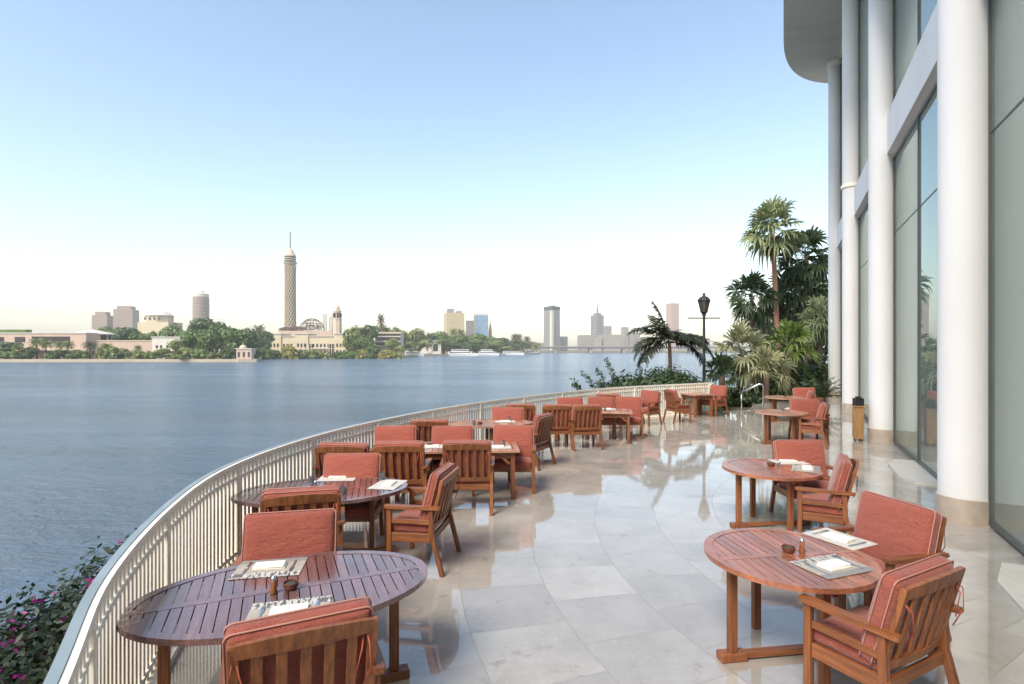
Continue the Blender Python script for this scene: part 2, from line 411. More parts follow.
ctrl = [(1.35, -1.9), (0.35, -1.0), (-0.72, 0.35), (-1.62, 1.93), (-2.15, 2.87), (-2.62, 4.15), (-2.88, 5.4), (-2.80, 6.9), (-2.36, 8.6), (-1.08, 11.4), (1.12, 14.4), (3.5, 16.75), (6.99, 18.78)]
def spline(P, n=24):
    P = [Vector(p) for p in P]; out = []
    for i in range(len(P) - 1):
        p0 = P[i - 1] if i else P[0] * 2 - P[1]; p1, p2 = P[i], P[i + 1]
        p3 = P[i + 2] if i + 2 < len(P) else P[-1] * 2 - P[-2]
        for k in range(n):
            t = k / n
            out.append(0.5 * ((2 * p1) + (p2 - p0) * t + (2 * p0 - 5 * p1 + 4 * p2 - p3) * t * t + (3 * p1 - p0 - 3 * p2 + p3) * t ** 3))
    out.append(P[-1]); return out
def resample(P, step):
    out = [P[0]]; acc = 0
    for i in range(1, len(P)):
        a, b = P[i - 1], P[i]; L = (b - a).length; t = step - acc
        while t <= L:
            out.append(a + (b - a) * (t / L)); t += step
        acc = (acc + L) % step
    return out
RAIL = spline(ctrl)
for _ in range(30):
    RAIL = [RAIL[0]] + [(RAIL[i - 1] + RAIL[i] * 2 + RAIL[i + 1]) / 4 for i in range(1, len(RAIL) - 1)] + [RAIL[-1]]
def offset(P, o):
    out = []
    for i, p in enumerate(P):
        t = (P[min(i + 1, len(P) - 1)] - P[max(i - 1, 0)]).normalized()
        out.append(p + Vector((-t.y, t.x)) * o)     # positive = towards the river
    return out
edge = resample(offset(RAIL, 0.14), 0.25)
FU, FN = Vector((0.4495, 0.8933)), Vector((-0.8933, 0.4495))   # along the facade, out of the facade
P1 = Vector((5.92, 7.06))
def fac(s, o=0.0): return P1 + FU * s + FN * o
rim = [tuple(p) for p in edge]
back = fac(-13, 0); 
terr = rim + [(8.6, 19.6), (9.6, 21.5), tuple(fac(20, 0.9)), tuple(fac(20, -6)), tuple(fac(-13, -6)), (14, -45), (-22, -45), (-6, -10), (1.0, -2.3)]  # runs on unseen behind the camera, added to bounce sunlight forward
sheet('terrace_floor', terr, 0.0, FLOOR, z0=-0.35)
garden = [tuple(p) for p in resample(offset(RAIL, 0.13), 0.5)]
outer = [tuple(p) for p in resample(offset(RAIL, 6.0), 1.0)]
# garden slope between the terrace and the river: a strip falling from terrace height to the water
gm = MB(); pin = offset(RAIL, 0.145); pmid = offset(RAIL, 2.4); pout = offset(RAIL, 7.5)
rows = []
for i in range(0, len(RAIL), 3):
    rows.append([gm.bm.verts.new((pin[i].x, pin[i].y, -0.5)), gm.bm.verts.new((pmid[i].x, pmid[i].y, -1.3 + 0.2 * math.sin(i))), gm.bm.verts.new((pout[i].x, pout[i].y, -7.4))])
for i in range(len(rows) - 1):
    for k in range(2): gm.bm.faces.new((rows[i][k], rows[i + 1][k], rows[i + 1][k + 1], rows[i][k + 1]))
tag(gm.build('riverbank_slope', BANKM), kind='structure')
sheet('garden_ground', [(6.95, 19.1), (8.7, 19.7), (9.7, 21.6), (15, 25), (60, 90), (44, 90), (14, 32), (8.2, 25), (6.6, 21.5), (5.6, 19.3)], -0.25, BANKM, z0=-7.6)

shore = [(B(-700, 330), 330), (B(-20, 350), 350), (B(0, 357), 357), (B(120, 358), 358), (B(240, 360), 360), (B(257, 363), 363), (B(262, 465), 465), (B(330, 474), 474), (B(402, 476), 476), (B(410, 590), 590), (B(450, 640), 640), (B(530, 760), 760), (B(541, 900), 900)]
sheet('island_ground', shore + [(60, 1400), (-600, 2600), (-3900, 2600), (-3900, 330)], -5.4, EARTH, z0=-7.6)
em = MB()
for i in range(len(shore) - 1):
    a, b = Vector((*shore[i], 0)), Vector((*shore[i + 1], 0))
    em.beam(a + Vector((0, -0.6, -6.3)), b + Vector((0, -0.6, -6.3)), 1.2, 2.4, 0)
tag(em.build('river_embankment', SAND), kind='structure')
sheet('city_ground', [(-100, 1060), (1500, 1060), (3800, 3100), (-900, 3100)], -5.2, EARTH, z0=-7.6)

# ------------------------------------------------------------------ the hotel building
hotel = thing('hotel_building', 'white hotel facade of tall round columns and glass rising at the right of the terrace', 'building')
for k in range(-2, 4):
    c = fac(6.6 * k); r = 0.285
    m = MB(); m.lathe((c.x, c.y, 0), [(r, 0.33), (r, 15.38 if k > 0 else 10.95)], 40)
    o = m.build('column', WHITE, hotel, 40)
    m = MB(); m.lathe((c.x, c.y, 0), [(r + 0.018, 0.0), (r + 0.018, 0.322), (r + 0.002, 0.33)], 40); m.build('plinth', STONE, o, 40)
    if k == 2:
        m = MB(); m.lathe((c.x, c.y, 0), [(r + 0.002, 7.80), (r + 0.045, 7.83), (r + 0.045, 7.93), (r + 0.002, 7.96)], 40); m.build('ring', CREAM, o, 40)
    if k == 3:
        m = MB(); m.lathe((c.x, c.y, 0), [(r + 0.002, 15.1), (r + 0.05, 15.16), (r + 0.05, 15.37)], 40); m.build('capital', CREAM, o, 40)
FR = Matrix((FN.to_3d() * -1, FU.to_3d(), Vector((0, 0, 1)))).transposed()   # local x = into building, y along facade
for k in range(-3, 3):
    s0, s1 = 6.6 * k + 0.20, 6.6 * (k + 1) - 0.20; mid = (s0 + s1) / 2; L = s1 - s0
    c = fac(mid, -0.20)
    MB().box((c.x, c.y, 7.26), (0.30, L - 0.06, 0.92), FR, 0.01).build('spandrel_beam', WHITE, hotel)
    for z0, z1 in ((0.05, 6.72), (7.80, 15.3 if k > 0 else 10.9)):
        c = fac(mid, -0.215)
        fr = MB()
        for (y, w) in ((s0 + 0.03, 0.03), (s1 - 0.03, 0.03), (mid + 0.5, 0.02)):
            q = fac(y, -0.215); fr.box((q.x, q.y, (z0 + z1) / 2), (0.07, w, z1 - z0), FR)
        fr.box((c.x, c.y, z0 + 0.02), (0.066, L, 0.05), FR); fr.box((c.x, c.y, z1 - 0.02), (0.066, L, 0.05), FR)
        if z0 < 1: fr.box((c.x, c.y, 4.95), (0.03, L - 0.1, 0.022), FR)
        fo = fr.build('window_frame', DARKM, hotel)
        MB().box((c.x, c.y, (z0 + z1) / 2), (0.012, L - 0.06, z1 - z0 - 0.06), FR).build('pane', GLASS, fo)
# slabs, inner walls
c = fac(3, -3.9); MB().box((c.x, c.y, 7.3), (7.2, 33, 0.7), FR).build('floor_slab', WHITE, hotel)
GREYW = plain('grey green interior wall', (0.80, 0.83, 0.78), 0.8, 0.05, 0.5)
for k in range(-4, 7):
    c = fac(3.3 * k + 1.6, -7.0); MB().box((c.x, c.y, 5.4 if k < 2 else 7.6), (0.35, 0.7, 10.8 if k < 2 else 15.2), FR).build('unseen_rear_pier', GREYW, hotel)  # unseen rear wall, left open between piers to let daylight inside
c = fac(3, -7.0); MB().box((c.x, c.y, 0.45), (0.25, 34, 0.9), FR).build('unseen_rear_sill', GREYW, hotel)
q = [fac(-40, -6.3), fac(60, -6.3), fac(60, -70), fac(-40, -70)]
sheet('forecourt', [tuple(p) for p in q], -0.06, SILL, z0=-7.6)
c = fac(-6.75, -3.2); MB().box((c.x, c.y, 11.35), (7.4, 26.2, 0.75), FR, 0.02).build('roof', WHITE, hotel)  # unseen roof, kept low so more skylight reaches the terrace
for s, hz in ((-15.0, 10.9), (20.6, 15.2)):
    c = fac(s, -3.4); MB().box((c.x, c.y, hz / 2), (6.8, 0.3, hz), FR).build('end_wall', WHITE, hotel)
# overhanging upper storey with a rounded corner
def eave_poly(o):
    pts = [fac(6.9, o), fac(17.0, o)]
    A, Bp, Cp = fac(17.0, o), fac(22.2, o), fac(22.6, -1.5)
    for i in range(1, 13):
        t = i / 12; pts.append(A * (1 - t) ** 2 + Bp * 2 * t * (1 - t) + Cp * t * t)
    pts += [fac(22.6, -12), fac(6.9, -12)]
    return [tuple(p) for p in pts]
m = MB(); m.prism(eave_poly(2.12), 15.4, 16.6); m.build('soffit', SOFF, hotel)
m = MB(); m.prism(eave_poly(1.9), 16.603, 24.0); m.build('upper_shade_block', WHITE, hotel)  # unseen mass above the soffit, added to cast shade
for s in (3.3, 10.1):
    c = fac(s + 0.9, 0.62)
    m = MB(); q = [fac(s - 1.3, -0.2), fac(s - 1.3, 0.15), fac(s - 0.8, 0.33), fac(s + 0.2, 0.33), fac(s + 0.8, 0.15), fac(s + 0.8, -0.2)]
    if s > 5: continue
    m.prism([tuple(p) for p in q], 0.0, 0.035)
    tag(m.build('door_step', SILL), 'pale marble doorstep slab in front of the glass between the two nearest full columns', 'doorstep')
q = [fac(-3.2, -0.2), fac(-3.2, 0.3), fac(-2.3, 0.3), fac(-1.7, 0.1), fac(-1.7, -0.2)]
m = MB(); m.prism([tuple(p) for p in q], 0.0, 0.035)
tag(m.build('door_step', SILL), 'pale marble doorstep slab cut by the lower right picture edge', 'doorstep')

# ------------------------------------------------------------------ balustrade
bal = thing('balustrade', 'long curving cream metal balustrade along the river edge of the terrace', 'railing')
def ribbon(P, o0, o1, z0, z1):
    m = MB(); A, C = offset(P, o0), offset(P, o1); prev = None
    for a, c in zip(A, C):
        v = [m.bm.verts.new((a.x, a.y, z0)), m.bm.verts.new((c.x, c.y, z0)), m.bm.verts.new((c.x, c.y, z1)), m.bm.verts.new((a.x, a.y, z1))]
        if prev:
            for k in range(4): m.bm.faces.new((prev[k], prev[(k + 1) % 4], v[(k + 1) % 4], v[k]))
        else: m.bm.faces.new(v)
        prev = v
    m.bm.faces.new(prev[::-1]); return m
RF = resample(RAIL, 0.12)
ribbon(RF, -0.03, 0.0, 1.005, 1.05).build('handrail', CREAM, bal, 40)
ribbon(RF, 0.001, 0.045, 1.0, 1.056).build('handrail_cap', CAPM, bal, 40)
ribbon(RF, -0.03, 0.005, 0.885, 0.915).build('rail', CREAM, bal, 40)
ribbon(RF, -0.03, 0.005, 0.10, 0.135).build('rail', CREAM, bal, 40)
ribbon(RF, -0.10, 0.12, 0.002, 0.055).build('kerb', CREAM, bal, 40)
BP = resample(RAIL, 0.085)
bars = []
for i, p in enumerate(BP[1:-1], 1):
    t = (BP[i + 1] - BP[i - 1]).normalized()
    bars.append((p, math.atan2(t.y, t.x), i))
post_i = [i for (_, _, i) in bars if i % 20 == 4]
rest = MB(); made = 0
for p, a, i in bars:
    rot = Matrix.Rotation(a, 3, 'Z'); n2 = Vector((-math.sin(a), math.cos(a)))
    q = p + n2 * -0.0125
    if i in post_i or i == len(BP) - 2:
        MB().box((q.x, q.y, 0.53), (0.055, 0.05, 0.945), rot, 0.004).build('post', CREAM, bal); continue
    vis = p.y > 1.3
    if vis and made < 100:
        MB().box((q.x, q.y, 0.53), (0.046, 0.018, 0.945), rot).build('baluster', CREAM, bal); made += 1
    elif p.y > -0.5: rest.box((q.x, q.y, 0.53), (0.046, 0.018, 0.945), rot)
o = rest.build('baluster', CREAM, bal); o['kind'] = 'stuff'

# ------------------------------------------------------------------ chairs
def cushion(w, d, h, r=0.03, puff=0.02, mat=None, name='cushion', parent=None, T=None, crown=0.0):
    m = MB(); ks = [-1, -0.985, -0.95, -0.88, -0.7, -0.4, 0, 0.4, 0.7, 0.88, 0.95, 0.985, 1]; kz = [-1, -0.8, -0.4, 0, 0.4, 0.8, 1]
    verts = {}
    def V(a, b, c):
        key = (a, b, c)
        if key not in verts:
            x, y, z = a * w / 2, b * d / 2, c * h / 2
            i = Vector((max(-w / 2 + r, min(w / 2 - r, x)), max(-d / 2 + r, min(d / 2 - r, y)), max(-h / 2 + r, min(h / 2 - r, z))))
            dv = Vector((x, y, z)) - i
            p = i + dv.normalized() * min(r, max(abs(dv.x), abs(dv.y), abs(dv.z)) if dv.length else 0) if dv.length > 1e-9 else Vector((x, y, z))
            p.z += puff * c * (1 - a ** 4) * (1 - b ** 4)
            verts[key] = m.bm.verts.new(T @ p if T is not None else p)
        return verts[key]
    def grid(A, Bs, f):
        for i in range(len(A) - 1):
            for j in range(len(Bs) - 1):
                m.bm.faces.new((f(A[i], Bs[j]), f(A[i + 1], Bs[j]), f(A[i + 1], Bs[j + 1]), f(A[i], Bs[j + 1])))
    for sgn in (-1, 1):
        grid(ks, ks, lambda a, b: V(a, b, sgn)); grid(ks, kz, lambda a, c: V(a, sgn, c)); grid(ks, kz, lambda b, c: V(sgn, b, c))
    return m.build(name, mat, parent, True)
def piping(w, d, z, r, T, name, mat, parent):
    pts = []; cr = 0.035
    for (cx, cy, a0) in ((1, 1, 0), (-1, 1, 90), (-1, -1, 180), (1, -1, 270)):
        for k in range(5):
            a = R(a0 + 22.5 * k); pts.append(T @ Vector((cx * (w / 2 - cr) + cr * math.cos(a), cy * (d / 2 - cr) + cr * math.sin(a), z)))
    pts.append(pts[0]); m = MB(); m.tube(pts, r, 5, False); return m.build(name, mat, parent, True)
def make_chair():
    t = thing('patio_armchair', 'x', 'chair')
    for s in (-1, 1):
        m = MB(); x = s * 0.315
        m.beam((x, 0.212, 0), (x, 0.212, 0.625), 0.045, 0.052, 0.005, up=(0, 1, 0)); m.build('leg', WZ, t)
        m = MB(); m.beam((x, -0.39, 0.0), (x, -0.275, 0.38), 0.042, 0.05, 0.005, up=(0, 1, 0)); m.beam((x, -0.272, 0.365), (x, -0.262, 0.625), 0.042, 0.05, 0.005, up=(0, 1, 0))
        m.build('leg', WZ, t)
        m = MB()
        pr = [(-0.37, 0.026), (-0.34, 0.034), (0.08, 0.034), (0.20, 0.036), (0.252, 0.034), (0.268, 0.026)]
        pl = [(x + s * 0.006 - w, y) for y, w in pr] + [(x + s * 0.006 + w, y) for y, w in reversed(pr)]
        m.prism(pl, 0.628, 0.658); bmesh.ops.bevel(m.bm, geom=m.bm.edges[:], offset=0.006, segments=2, affect='EDGES'); m.build('arm', WY, t)
        m = MB(); m.beam((x, -0.262, 0.505), (x, 0.185, 0.505), 0.022, 0.045, 0.004); m.build('side_rail', WY, t)
    for s in (-1, 1):
        m = MB(); m.beam((s * 0.315, -0.255, 0.355), (s * 0.315, 0.182, 0.355), 0.03, 0.085, 0.004); m.build('seat_rail', WY, t)
    m = MB(); m.beam((-0.29, 0.212, 0.36), (0.29, 0.212, 0.36), 0.03, 0.08, 0.004); m.beam((-0.29, -0.27, 0.345), (0.29, -0.27, 0.345), 0.03, 0.07, 0.004)
    for k in range(6): m.beam((-0.298, -0.20 + 0.073 * k, 0.375), (0.298, -0.20 + 0.073 * k, 0.375), 0.06, 0.016, 0.002)
    m.build('seat_frame', WX, t)
    # backrest: leans from y=-0.235 at z=.40 to y=-0.385 at z=.93, bowed top and bottom rails
    def bk(x, z, dy=0.0): 
        u = (z - 0.40) / 0.53
        return Vector((x, -0.235 - 0.15 * u - 0.035 * (1 - (x / 0.30) ** 2) * 1.0 + dy, z))
    m = MB()
    for s in (-1, 1): m.beam(bk(s * 0.287, 0.40), bk(s * 0.287, 0.905), 0.048, 0.032, 0.004, up=(0, 1, 0))
    for (za, zb, arch) in ((0.84, 0.905, 0.028), (0.42, 0.475, 0.0)):
        N = 10
        prev = None
        for i in range(N + 1):
            x = -0.31 + 0.62 * i / N; k = (1 - (x / 0.31) ** 2) * arch
            v = [m.bm.verts.new(bk(x, za + k * 0.4, -0.016)), m.bm.verts.new(bk(x, za + k * 0.4, 0.016)), m.bm.verts.new(bk(x, zb + k, 0.016)), m.bm.verts.new(bk(x, zb + k, -0.016))]
            if prev:
                for q in range(4): m.bm.faces.new((prev[q], prev[(q + 1) % 4], v[(q + 1) % 4], v[q]))
            else: m.bm.faces.new(v)
            prev = v
        m.bm.faces.new(prev[::-1])
    for k in range(5):
        x = -0.196 + 0.098 * k; m.beam(bk(x, 0.46), bk(x, 0.86), 0.046, 0.014, 0.002, up=(0, 1, 0))
    m.build('backrest', WZ, t)
    T = Matrix.Translation((0, -0.004, 0.43))
    c = cushion(0.575, 0.50, 0.10, 0.04, 0.022, FAB, 'seat_cushion', t, T)
    piping(0.578, 0.503, 0.028, 0.005, T, 'piping', PIPE2, c)
    lean = math.atan2(0.15, 0.53)
    T = Matrix.Translation((0, -0.228, 0.692)) @ Matrix.Rotation(R(90) + lean, 4, 'X')
    c = cushion(0.62, 0.53, 0.115, 0.042, 0.03, FAB, 'back_cushion', t, T)
    piping(0.622, 0.532, 0.036, 0.005, T, 'piping', PIPE, c)      # -> rear seam
    piping(0.622, 0.532, -0.036, 0.005, T, 'piping', PIPE, c)
    for s in (-1, 1):
        b = bk(s * 0.27, 0.80, -0.03); m = MB()
        m.tube([b + Vector((0, 0.05, 0.06)), b + Vector((s * 0.012, -0.012, 0.0)), b + Vector((s * 0.02, -0.01, -0.12)), b + Vector((-s * 0.02, 0.03, -0.22))], 0.004, 5)
        m.tube([b + Vector((0, 0.05, 0.06)), b + Vector((-s * 0.02, -0.012, -0.02)), b + Vector((-s * 0.05, 0.0, -0.15))], 0.004, 5)
        m.build('cushion_tie', PIPE2, c, True)
    return t
chair = Proto(make_chair())
BACKY, BACKZ = -0.33, 0.985
kids = []; jr = random.Random(3)
NP = 'chairs around the terrace tables'
def put_chair(px, py, deg, label, z=BACKZ, dx=0, dy=0):
    """px,py: the middle of the top edge of the back as seen; deg: the direction the sitter faces"""
    p = U(px, py, z); a = R(deg)
    loc = Vector((p.x + dx, p.y + dy, 0)) - Vector((math.cos(a), math.sin(a), 0)) * BACKY
    o = chair.put(loc, a - R(90), label, NP, Vector((1.05, 0.91, 1.04)))
    kids.clear(); kids.extend(c for c in COL.objects if c.parent == o)
    for c in kids:
        if c.name.startswith('back_cushion'): c.location = (jr.uniform(-.012, .012), 0, jr.uniform(-.01, .012)); c.rotation_euler = (0, jr.uniform(-.022, .022), 0)
        if c.name.startswith('seat_cushion'): c.location = (jr.uniform(-.008, .008), jr.uniform(-.006, .012), 0); c.rotation_euler = (0, 0, jr.uniform(-.02, .02))
    return o
CH = [
 (306, 621, 114, 'armchair seen from behind at the nearest oval table, cut by the bottom picture edge'),
 (292, 511, -77, 'armchair facing us across the nearest oval table, its plain coral cushion front against the balustrade'),
 (301, 491.5, 108, 'slatted back armchair at the near side of the second oval table, behind a plain cushion'),
 (354, 453.5, -88, 'armchair facing us on the far side of the second oval table by the balustrade'),
 (449, 469, 171, 'armchair in profile facing left at the right end of the second oval table'),
 (340, 444.5, 89, 'dark backed armchair squeezed against the balustrade, leftmost at the near side of the long table'),
 (399, 444, 92, 'slatted back armchair in the middle of the near side of the first long table'),
 (467, 442, 92, 'slatted back armchair, rightmost on the near side of the first long table'),
 (398.5, 426, -88, 'armchair facing us, leftmost on the far side of the first long table'),
 (454, 426.5, -88, 'armchair facing us in the middle of the far side of the first long table'),
 (513, 425, -92, 'armchair facing us, rightmost on the far side of the first long table'),
 (429, 420.5, 90, 'dark backed armchair peeping up behind the far chairs of the first long table'),
 (507, 407.5, -90, 'armchair facing us on the far side of the oval table beyond the first long table'),
 (546, 415, 150, 'bright orange slatted armchair turned left at the right end of the third oval table'),
 (521, 404.5, 90, 'dark backed armchair, leftmost at the near side of the second long table'),
 (557, 405, 95, 'slatted back armchair in the middle of the near side of the second long table'),
 (588, 405.5, 103, 'bright slatted armchair, rightmost on the near side of the second long table'),
 (570, 397.5, -90, 'armchair facing us, leftmost on the far side of the second long table'),
 (600, 397, -95, 'armchair facing us in the middle of the far side of the second long table'),
 (628, 397, -100, 'armchair facing us, rightmost on the far side of the second long table'),
 (608, 394.5, 80, 'dark backed armchair before the small square table near the far balustrade'),
 (652, 390.5, 215, 'armchair turned left towards the small square table, back to back with another chair'),
 (669, 389.5, 10, 'armchair facing right at the left of the farthest table by the balustrade end'),
 (720, 385.5, 205, 'bright armchair facing left at the right of the farthest table, last before the palms'),
 (932, 569, 118, 'large slatted armchair with pale piping nearest to us at the nearest round table'),
 (904, 501, 194, 'armchair with bright broad coral back cushion at the right of the nearest round table'),
 (796, 440.5, -90, 'armchair facing us behind the second round table'),
 (852, 459.5, 152, 'slatted armchair turned left at the right of the second round table'),
 (803, 399.5, -95, 'armchair facing us behind the third round table'),
 (827, 403.5, 148, 'slatted armchair turned left at the right of the third round table'),
 (803, 387.5, -95, 'armchair facing us behind the farthest round table in front of the palms'),
 (813, 391.5, 150, 'small dark armchair turned left at the right of the farthest round table'),
]
for c in CH: put_chair(*c)
chair.put((7.25, 7.7, 0), R(110), 'dim armchair standing indoors behind the nearest glass pane at the right edge', NP, Vector((1.05, 0.91, 1.04)))

# ------------------------------------------------------------------ tables
TH = 0.74
def slat_top(m, a, b, half=False):
    """oval / round slatted top: rim ring, a centre board along x, boards across it"""
    N = 72; rw = 0.06
    for i in range(N):
        t0, t1 = 2 * math.pi * i / N, 2 * math.pi * (i + 1) / N
        def e(t, k): return (k[0] * math.cos(t), k[1] * math.sin(t))
        o0, o1 = e(t0, (a, b)), e(t1, (a, b)); i0, i1 = e(t0, (a - rw, b - rw)), e(t1, (a - rw, b - rw))
        for z, flip in ((TH, 0), (TH - 0.034, 1)):
            q = [(*o0, z), (*o1, z), (*i1, z), (*i0, z)]
            m.quad(*(q if not flip else q[::-1]))
        m.quad((*o0, TH - 0.034), (*o1, TH - 0.034), (*o1, TH), (*o0, TH)); m.quad((*i1, TH - 0.034), (*i0, TH - 0.034), (*i0, TH), (*i1, TH))
    bmesh.ops.remove_doubles(m.bm, verts=m.bm.verts[:], dist=1e-5)
    ai, bi = a - rw + 0.004, b - rw + 0.004
    m.box((0, 0, TH - 0.018), (2 * ai - 0.01, 0.066, 0.031))
    w = 0.056; gap = 0.007
    n = int(2 * ai / (w + gap)); x0 = -n * (w + gap) / 2
    for k in range(n):
        xa, xb = x0 + k * (w + gap) + gap / 2, x0 + (k + 1) * (w + gap) - gap / 2
        ya, yb = (bi * math.sqrt(max(0, 1 - (x / ai) ** 2)) for x in (xa, xb))
        for s in (-1, 1):
            if min(ya, yb) < 0.06: continue
            m.prism([(xa, s * 0.037), (xb, s * 0.037), (xb, s * yb), (xa, s * ya)], TH - 0.034, TH - 0.0035 - 0.001 * (k % 2))
def make_round(name, a, b, top, legm=WZ):
    t = thing(name, 'x', 'table')
    m = MB(); slat_top(m, a, b); m.build('tabletop', top, t)
    lx, ly = a * 0.75, b * 0.67
    for (x, y) in ((lx, 0), (-lx, 0), (0, ly), (0, -ly)):
        m = MB(); m.beam((x, y, 0.062 if y == 0 else 0), (x, y, 0.705), 0.06, 0.05, 0.004, up=(0, 1, 0))
        m.build('leg', legm, t)
    for s in (-1, 1):
        m = MB(); m.box((s * lx, 0, 0.031), (0.20, 0.09, 0.06), None, 0.008); m.build('foot', legm, t)
    m = MB(); m.beam((-lx + 0.102, 0, 0.036), (lx - 0.102, 0, 0.036), 0.06, 0.04, 0.003); m.build('stretcher', WX, t)
    m = MB(); m.beam((-a * 0.8, 0, 0.672), (a * 0.8, 0, 0.672), 0.035, 0.063, 0.003)
    m.beam((0, 0.02, 0.674), (0, b * 0.85, 0.674), 0.035, 0.06, 0.003); m.beam((0, -0.02, 0.674), (0, -b * 0.85, 0.674), 0.035, 0.06, 0.003); m.build('under_frame', WX, t)
    return t
def make_long(name, L, W, top):
    t = thing(name, 'x', 'table')
    m = MB(); n = int(L / 0.092)
    for s in (-1, 1): m.box((0, s * (W / 2 - 0.04), TH - 0.017), (L, 0.08, 0.034), None, 0.003)
    for s in (-1, 1): m.box((s * (L / 2 - 0.045), 0, TH - 0.017), (0.088, W - 0.165, 0.034), None, 0.003)
    k = (L - 0.19) / n
    for i in range(n): m.box((-L / 2 + 0.095 + k * (i + 0.5), 0, TH - 0.019), (k - 0.008, W - 0.165, 0.030))
    m.build('tabletop', top, t)
    for sx in (-1, 1):
        for sy in (-1, 1):
            m = MB(); x, y = sx * (L / 2 - 0.10), sy * (W / 2 - 0.09)
            m.box((x, y, 0.352), (0.065, 0.065, 0.704), None, 0.004)
            m.build('leg', WZ, t)
        m = MB(); m.box((sx * (L / 2 - 0.10), 0, 0.10), (0.05, W - 0.25, 0.06), None, 0.003); m.build('stretcher', WY, t)
    m = MB()
    for s in (-1, 1): m.box((0, s * (W / 2 - 0.09), 0.655), (L - 0.27, 0.025, 0.09)); m.box((s * (L / 2 - 0.10), 0, 0.655), (0.025, W - 0.25, 0.09))
    for sx in (-1, 1):
        for sy in (-1, 1): m.beam((sx * (L / 2 - 0.15), sy * (W / 2 - 0.09), 0.53), (sx * (L / 2 - 0.26), sy * (W / 2 - 0.09), 0.63), 0.03, 0.04, 0.002)
    m.build('apron', WX, t)
    return t
oval = Proto(make_round('oval_table', 0.89, 0.55, TOPL))
rnd = Proto(make_round('round_table', 0.575, 0.575, TOPR, WZ))
longt = Proto(make_long('long_table', 1.9, 0.86, TOPF))
sqt = Proto(make_long('square_table', 0.85, 0.80, TOPF))
TG = 'dining tables on the terrace'
def tpos(px, py): p = U(px, py, TH); return Vector((p.x, p.y, 0))
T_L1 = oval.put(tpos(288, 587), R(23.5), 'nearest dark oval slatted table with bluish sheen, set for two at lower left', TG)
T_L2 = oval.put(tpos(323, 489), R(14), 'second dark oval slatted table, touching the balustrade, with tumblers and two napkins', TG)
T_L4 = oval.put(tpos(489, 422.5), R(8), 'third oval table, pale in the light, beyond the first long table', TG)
T_L3 = longt.put(Vector((-0.86, 8.32, 0)), R(4), 'first long rectangular table, crowded by three chairs on each side', TG, cat='table')
T_L5 = longt.put(Vector((1.95, 13.15, 0)), R(-10), 'second long rectangular table, farther along the balustrade with chairs on both sides', TG)
T_L6 = sqt.put(Vector((3.35, 16.0, 0)), R(20), 'small square table by the balustrade between the second long table and the last one', TG)
T_L7 = sqt.put(tpos(697, 393.7), R(20), 'last square table by the end of the balustrade with a chair at each side', TG)
T_R1 = rnd.put(tpos(787, 554), R(8), 'nearest round slatted table at right with two placemats, a bowl and a shaker', TG)
T_R2 = rnd.put(tpos(770.5, 467.5), R(8), 'second round slatted table at right in the middle of the floor', TG)
T_R3 = rnd.put(tpos(781, 411.8), R(15), 'third round table at right, seen almost edge on', TG)
T_R4 = rnd.put(tpos(784.5, 397), R(15), 'farthest round table at right in front of the palms', TG)

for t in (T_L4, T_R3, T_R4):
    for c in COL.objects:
        if c.parent == t and c.name.startswith('tabletop'): c.material_slots[0].link = 'OBJECT'; c.material_slots[0].material = TOPF  # paler boards stand in for sky sheen on these tops
# ------------------------------------------------------------------ tableware (each lies on a table: a thing of its own)
m = MB(); m.box((0, 0, 0.0012), (0.44, 0.31, 0.0024)); mat1 = Proto(tag(m.build('placemat', MATP), 'x', 'placemat'))
m = MB(); m.box((0, 0, 0.0012), (0.42, 0.30, 0.0024)); mat2 = Proto(tag(m.build('placemat', MATW), 'x', 'placemat'))
m = MB()
for k, (w, d, z, a) in enumerate(((0.205, 0.115, 0.004, 0), (0.20, 0.11, 0.011, 2), (0.196, 0.108, 0.018, -1.5))):
    m.box((0.003 * k, 0.002 * k, z), (w, d, 0.0066), Matrix.Rotation(R(a), 3, 'Z'), 0.003)
nap = Proto(tag(m.build('napkin', PAPER), 'x', 'napkin'))
def make_shaker():
    t = thing('pepper_mill', 'x', 'pepper mill')
    m = MB(); m.lathe((0, 0, 0), [(0.021, 0), (0.022, 0.012), (0.015, 0.045), (0.018, 0.07), (0.014, 0.078)], 16); m.build('body', WZ, t, 50)
    m = MB(); m.lathe((0, 0, 0), [(0.015, 0.079), (0.017, 0.085), (0.013, 0.10), (0.0, 0.108)], 16); m.build('cap', STEEL, t, 50); return t
mill = Proto(make_shaker())
def make_salt():
    t = thing('salt_shaker', 'x', 'shaker')
    m = MB(); m.lathe((0, 0, 0), [(0.020, 0), (0.021, 0.005), (0.017, 0.055)], 14); m.build('glass_body', GLASSY, t, 50)
    m = MB(); m.lathe((0, 0, 0), [(0.018, 0.056), (0.018, 0.066), (0.010, 0.076), (0.0, 0.078)], 14); m.build('cap', STEEL, t, 50); return t
salt = Proto(make_salt())
def make_bowl():
    t = thing('clay_bowl', 'x', 'bowl')
    m = MB(); m.lathe((0, 0, 0), [(0.0, 0.0), (0.034, 0.0), (0.046, 0.02), (0.048, 0.042), (0.043, 0.042), (0.041, 0.03)], 22); m.build('bowl', BOWL, t, 50)
    m = MB(); m.lathe((0, 0, 0), [(0.0412, 0.031), (0.02, 0.036), (0.0, 0.037)], 22); m.build('filling', OLIVE, t, True); return t
bowl = Proto(make_bowl())
m = MB(); m.lathe((0, 0, 0), [(0.0, 0.001), (0.028, 0.001), (0.034, 0.09), (0.032, 0.09), (0.027, 0.008), (0.0, 0.008)], 18)
tumb = Proto(tag(m.build('tumbler', GLASSY, None, 50), 'x', 'glass'))
